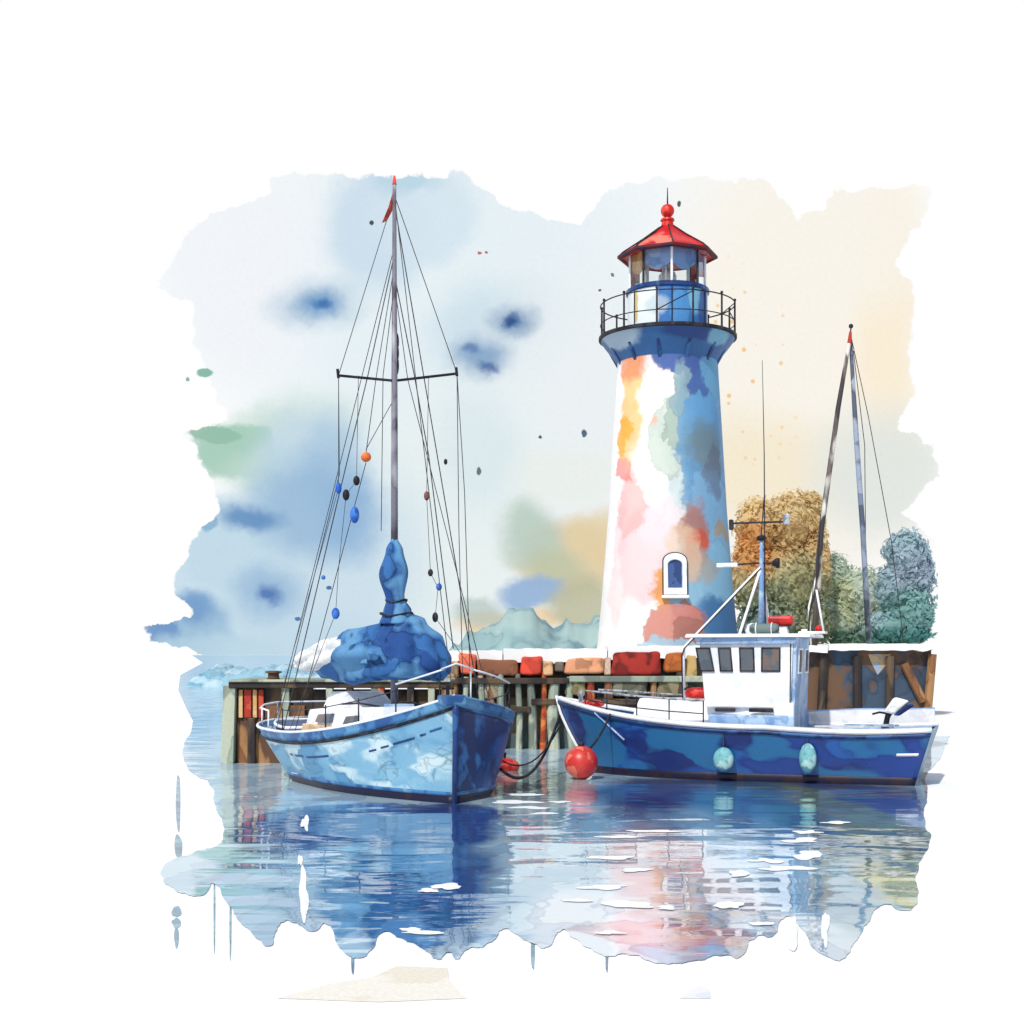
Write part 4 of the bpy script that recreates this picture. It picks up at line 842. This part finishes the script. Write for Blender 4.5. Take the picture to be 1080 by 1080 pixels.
m = MB(); m.tube([mj, foot, fh(721, 690, .3), Vector((fh(722, 738, .3).x, .3, 1.62))], .03, 8); m.build('mast_stay', WHITEP, fb, True)
m = MB(); m.tube([mj + Vector((.0, .05, -.05)), foot + Vector((0, .06, -.05)), fh(719, 692, .36), Vector((fh(720, 738, .36).x, .36, 1.62))], .014, 6); m.build('stay_wire', INK, fb, True)
m = MB(); q = fh(780, 668, .4); m.tube([mj, (q.x, .4, rz)], .03, 8); m.build('mast_strut', WHITEP, fb)
m = MB(); q = fh(812, 668, -.4); m.tube([mj, (q.x, -.4, rz)], .03, 8); m.build('mast_strut', WHITEP, fb)
def on_roof(px, y=.3): return fh(px, 672, y).x
xx = on_roof(806, .55); m = MB(); m.tube([(xx + .3, .55, rz + .11), (xx + .24, .55, rz + .11), (xx - .24, .55, rz + .11), (xx - .3, .55, rz + .11)], [.07, .11, .11, .07], 14); lr_ = m.build('liferaft_canister', wc('grey green canister', [(110, 128, 124), (70, 84, 88)], 4), fb, True)
for dx in (-.16, .16): m = MB(); m.tube([(xx + dx, .55 + .118 * math.cos(R(k * 24)), rz + .11 + .118 * math.sin(R(k * 24))) for k in range(16)], .012, 6); m.build('strap', WHITEP, lr_)
xx = on_roof(792, .35); m = MB(); m.lathe([(.15, 0), (.17, .08), (.13, .2), (.05, .24)], 18, (xx, .1)); m.v = [(a, b, c_ + rz - .005) for a, b, c_ in m.v]; m.build('satellite_dome', WHITEP, fb, True)
xx = on_roof(824, .2); m = MB(); m.hexa([(xx - .16, .1, rz - .005), (xx + .16, .1, rz - .005), (xx + .16, .36, rz - .005), (xx - .16, .36, rz - .005)], [(xx - .12, .13, rz + .17), (xx + .12, .13, rz + .17), (xx + .12, .33, rz + .17), (xx - .12, .33, rz + .17)]); pd = m.build('radar_pedestal', WHITEP, fb, bevel=.02)
m = MB(); m.box(xx - .26, xx + .26, .08, .38, rz + .18, rz + .38); m.build('radar_housing', RED, pd, bevel=.06)
m = MB(); m.box(xx - .22, xx + .22, .10, .36, rz + .165, rz + .185); m.build('housing_base', INK, pd)
xx = on_roof(856, .2); m = MB(); m.box(xx - .3, xx + .25, .0, .4, rz - .002, rz + .05); m.build('roof_hatch', WHITEP, fb, bevel=.015)
m = MB(); m.box(xx + .08, xx + .2, .1, .3, rz + .048, rz + .10); m.build('roof_box', WHITEP, fb, bevel=.015)
m = MB(); m.lathe([(.07, 0), (.06, .08), (.02, .14)], 12, (xx - .14, .2)); m.v = [(a, b, c_ + rz + .045) for a, b, c_ in m.v]; m.build('roof_lamp', RED, fb, True)
ap = fh(861, 622, .2)
for (px, r_) in ((853, .018), (869, .024)): m = MB(); q = fh(px, 668, .2); m.tube([ap, Vector(((ap.x + q.x) / 2 + (.06 if px < 860 else 0), .2, (ap.z + rz) / 2)), (q.x, .2, rz - .005)], r_, 6); m.build('aft_bracket', WHITEP if px > 860 else INK, fb, True)
# bow rail
def fr_rail(ts, h, side=1): return [K.P(side, t, 1) + Vector((0, -side * .08, h)) for t in ts]
for sd in (1, -1):
    m = MB(); m.tube(fr_rail([.10, .16, .24, .34, .45], .0, sd) and [K.P(sd, t, 1) + Vector((0, -sd * .08, h)) for t, h in ((.10, .36), (.16, .42), (.24, .46), (.34, .50), (.44, .52))], .022, 8); m.build('guardrail', STEEL, fb, True)
    m = MB(); m.tube([K.P(sd, t, 1) + Vector((0, -sd * .08, h)) for t, h in ((.10, .18), (.16, .2), (.24, .22), (.34, .24), (.44, .25))], .012, 8); m.build('guardrail', INK, fb, True)
    for t, h in ((.10, .36), (.17, .42), (.26, .47), (.35, .5), (.44, .52)):
        m = MB(); m.tube([K.P(sd, t, 1) + Vector((0, -sd * .08, 0)), K.P(sd, t, 1) + Vector((0, -sd * .08, h))], .016, 6); m.build('stanchion', INK, fb)
m = MB(); m.tube([(-.55, 0, 1.45), (-.55, 0, 1.8)], .05, 8); m.tube([(-.55, -.16, 1.7), (-.55, .16, 1.7)], .03, 8); m.build('bitts', STEEL, fb)
m = MB(); m.ball((-.9, .22, 1.52), .26, .14, .09, 14, 8); m.build('red_anchor_cover', RED, fb, True)
m = MB(); q = K.P(1, .08, 1); m.tube([K.P(1, .135, 1.0) + Vector((0, .02, -.05)), K.P(1, .2, .6) + Vector((0, .04, 0))], .02, 6); m.build('hawse_strap', BLUEW, fb)
# plank and thwarts in the stern
for (a0, y0, a1, y1, z, mt) in ((5.6, -.6, 6.7, .2, 1.05, WHITEP), (6.2, -.8, 7.3, .1, 1.08, DECK), (5.6, .7, 6.9, .85, .98, TEAK)):
    m = MB(); d = Vector((-(a1 - a0), y1 - y0, 0)).normalized(); n_ = Vector((-d.y, d.x, 0)) * .07
    p0, p1 = Vector((-a0, y0, z)), Vector((-a1, y1, z + .05)); m.hexa([p0 - n_, p1 - n_, p1 + n_, p0 + n_], [q_ + Vector((0, 0, .04)) for q_ in (p0 - n_, p1 - n_, p1 + n_, p0 + n_)]); m.build('stern_board', mt, fb)
m = MB(); m.box(-7.5, -5.5, -.7, .7, .66, .82); m.build('engine_box', NAVYD, fb, bevel=.04)
for (u0, u1) in ((.62, .66),): K.shell('stern_scuff', WHITEP, fb, 1, [.55, .60], 8, .93, .985, .008, .01)

rows = []
for i in range(15):
    t_ = .60 + .39 * i / 14; p_ = K.P(-1, t_, 1.0, -.03); h_ = .12 + .26 * math.sin(math.pi * min(1, (i + 2) / 13) * .62)
    rows.append([p_, p_ + Vector((0, 0, h_))])
m = MB(); m.grid(rows); m.build('spray_board', WHITEP, fb, solid=.05)
m = MB(); m.tube([q_[1] + Vector((0, .02, 0)) for q_ in rows], .03, 6); m.build('board_rail', BLUEW, fb, True)
# outboard motor clamped on the far rail
om = empty('outboard_motor', FM @ Vector((fh(937, 760, -.3).x, -.3, .80)), fb.rotation_euler.z); tag(om, 'tilted outboard motor with white cowl in the stern of the navy boat', 'outboard motor')
m = MB(); m.tube([(.05, 0, 0), (.05, 0, .34), (.02, 0, .50), (-.04, 0, .66)], [.06, .06, .055, .08], 10); m.build('leg', INK, om, True)
m = MB(); m.hexa([(.10, -.13, .60), (-.12, -.12, .56), (-.12, .12, .56), (.10, .13, .60)], [(-.12, -.13, .92), (-.42, -.11, .84), (-.42, .11, .84), (-.12, .13, .92)]); m.build('cowl', WHITEP, om, bevel=.05)
m = MB(); m.hexa([(-.10, -.10, .545), (-.22, -.10, .53), (-.22, .10, .53), (-.10, .10, .545)], [(-.40, -.12, .80), (-.54, -.10, .76), (-.54, .10, .76), (-.40, .12, .80)]); m.build('motor_housing', NAVYD, om, bevel=.03)
m = MB(); m.tube([(.02, 0, .58), (.18, .03, .60), (.32, .04, .56)], .022, 6); m.build('tiller', INK, om)
m = MB(); m.box(-.1, .14, -.1, .1, .24, .36); m.build('clamp', STEEL, om, bevel=.02)

# fenders
FEN = wc('pale green fender', [(120, 184, 190), (86, 150, 170), (176, 214, 212)], 3, .5)
def fender(px, py, rx, ry_, label, t):
    top = K.P(1, t, 1); p = K.P(1, t, .45, .16); q = fh(px, py, p.y)
    o = empty('fender', FM @ Vector((q.x, p.y, q.z)), fb.rotation_euler.z); tag(o, label, 'fender', 'fenders hanging on the navy boat')
    k = 28.5 / F
    m = MB(); m.ball((0, 0, 0), rx * k, .13, ry_ * k, 18, 12); m.build('body', FEN, o, True)
    m = MB(); m.tube([(0, 0, ry_ * k - .01), (0, -.02, ry_ * k + .1), (0, -.06, top.z - q.z + .05)], .014, 6); m.build('lanyard', WIRE, o)
fender(763, 801, 11, 13, 'round teal fender on the hull below the wheelhouse windows', .52)
fender(852, 800, 9, 16, 'tall pale teal fender on the hull below the wheelhouse back edge', .68)
# floats on the foredeck
rf_ = empty('deck_float', FM @ Vector((fh(736, 726, .62).x, .62, 1.655)), fb.rotation_euler.z); tag(rf_, 'red oval float on the white cabin top in front of the wheelhouse', 'float')
m = MB(); m.ball((0, 0, .13), .27, .16, .12, 18, 12, .75); m.build('body', RED, rf_, True)
m = MB(); m.tube([(.1, 0, .22), (.2, .02, .27), (.28, .05, .2)], .02, 6); m.build('handle', INK, rf_)

# mooring buoy
bp = gnd(613, 818); by = empty('mooring_buoy', (bp.x, 29.3, .12)); by.location = at(613, 804, 29.3) - Vector((0, 0, .0)); 
tag(by, 'round red mooring buoy floating under the navy bow', 'buoy')
m = MB(); m.ball((0, 0, 0), .35, n=32, m=20); m.build('body', BUOY, by, True)
m = MB(); m.lathe([(.06, .33), (.07, .37), (.05, .41), (.03, .42)], 12); m.build('eye', INK, by)
# small red float between the boats
rb = at(532, 812, 31.5); sr = empty('marker_float', (rb.x, rb.y, 0)); tag(sr, 'small low red float beside the pale blue boat', 'float')
m = MB(); m.ball((0, 0, .09), .34, .3, .2, 20, 12); m.build('body', RED, sr, True)
m = MB(); m.tube([(0, 0, .27), (.02, 0, .4)], .03, 6); m.build('spindle', INK, sr)

# ropes
def rope(label, a, b, sag, r=.03, seg=24):
    m = MB(); a, b = Vector(a), Vector(b)
    m.tube([a.lerp(b, i / seg) - Vector((0, 0, sag * 4 * (i / seg) * (1 - i / seg))) for i in range(seg + 1)], r, 8)
    return tag(m.build('mooring_rope', INK, None, True), label, 'rope')
rope('heavy black mooring line from the pale blue boat to the navy bow', SM @ H.P(1, .17, .32, .03), at(590, 755, 31.0), .62, .032)
rope('thin black line running beside the heavy mooring line', SM @ H.P(1, .17, .42, .03), at(591, 764, 31.1), .38, .018)
rope('dark line crossing the navy bow down to the red buoy', FM @ (K.P(1, .185, 1, .03)), at(617, 793, 29.3), .12, .022)

# ------------------------------------------------------------------ tall sheer legs on the mole behind the wheelhouse
sl = empty('sheer_legs', at(888, HZ, 41.5)); sl.location.z = 2.66
tag(sl, 'tall two legged mast frame with thin stays behind the wheelhouse', 'mast')
o0 = Vector(sl.location)
def q_(px, py, Y=41.5): return at(px, py, Y) - o0
m = MB(); m.tube([q_(858, 691), q_(866, 560), q_(884, 430), q_(896, 360)], [.1, .085, .075, .055], 10); m.build('leg', wc('weathered spar', [(110, 100, 96), (60, 56, 60), (226, 222, 214)], 1.2, .7, stretch=(1, 1, .4)), sl, True)
m = MB(); m.tube([q_(917, 691, 42.6), q_(910, 560, 42.2), q_(903, 460, 41.9), q_(897, 358, 41.6)], [.09, .08, .08, .05], 10); m.build('leg', wc('blue grey spar', [(124, 136, 158), (84, 92, 110), (160, 172, 190)], 1.2, .7), sl, True)
m = MB(); m.tube([q_(896, 362), q_(897, 350)], [.07, .04], 8); m.build('head_fitting', PLANKR, sl)
m = MB(); m.ball(q_(897.5, 344), .07, n=10, m=8); m.tube([q_(897, 350), q_(897.5, 346)], .02, 6); m.build('masthead_ball', INK, sl, True)
for pts_ in ([q_(897, 352), q_(916, 440), q_(940, 570), q_(955, 691, 44)], [q_(897, 355), q_(880, 450), q_(866, 540), q_(850, 691, 40.5)], [q_(900, 370), q_(912, 470), q_(914, 691, 44)]):
    m = MB(); m.tube(pts_, .012, 6); m.build('stay', WIRE, sl)
m = MB(); m.tube([q_(863, 600), q_(853, 640), q_(856, 691, 41)], .03, 6); m.build('coiled_rope', CANVW, sl, True)

S.render.film_transparent = False
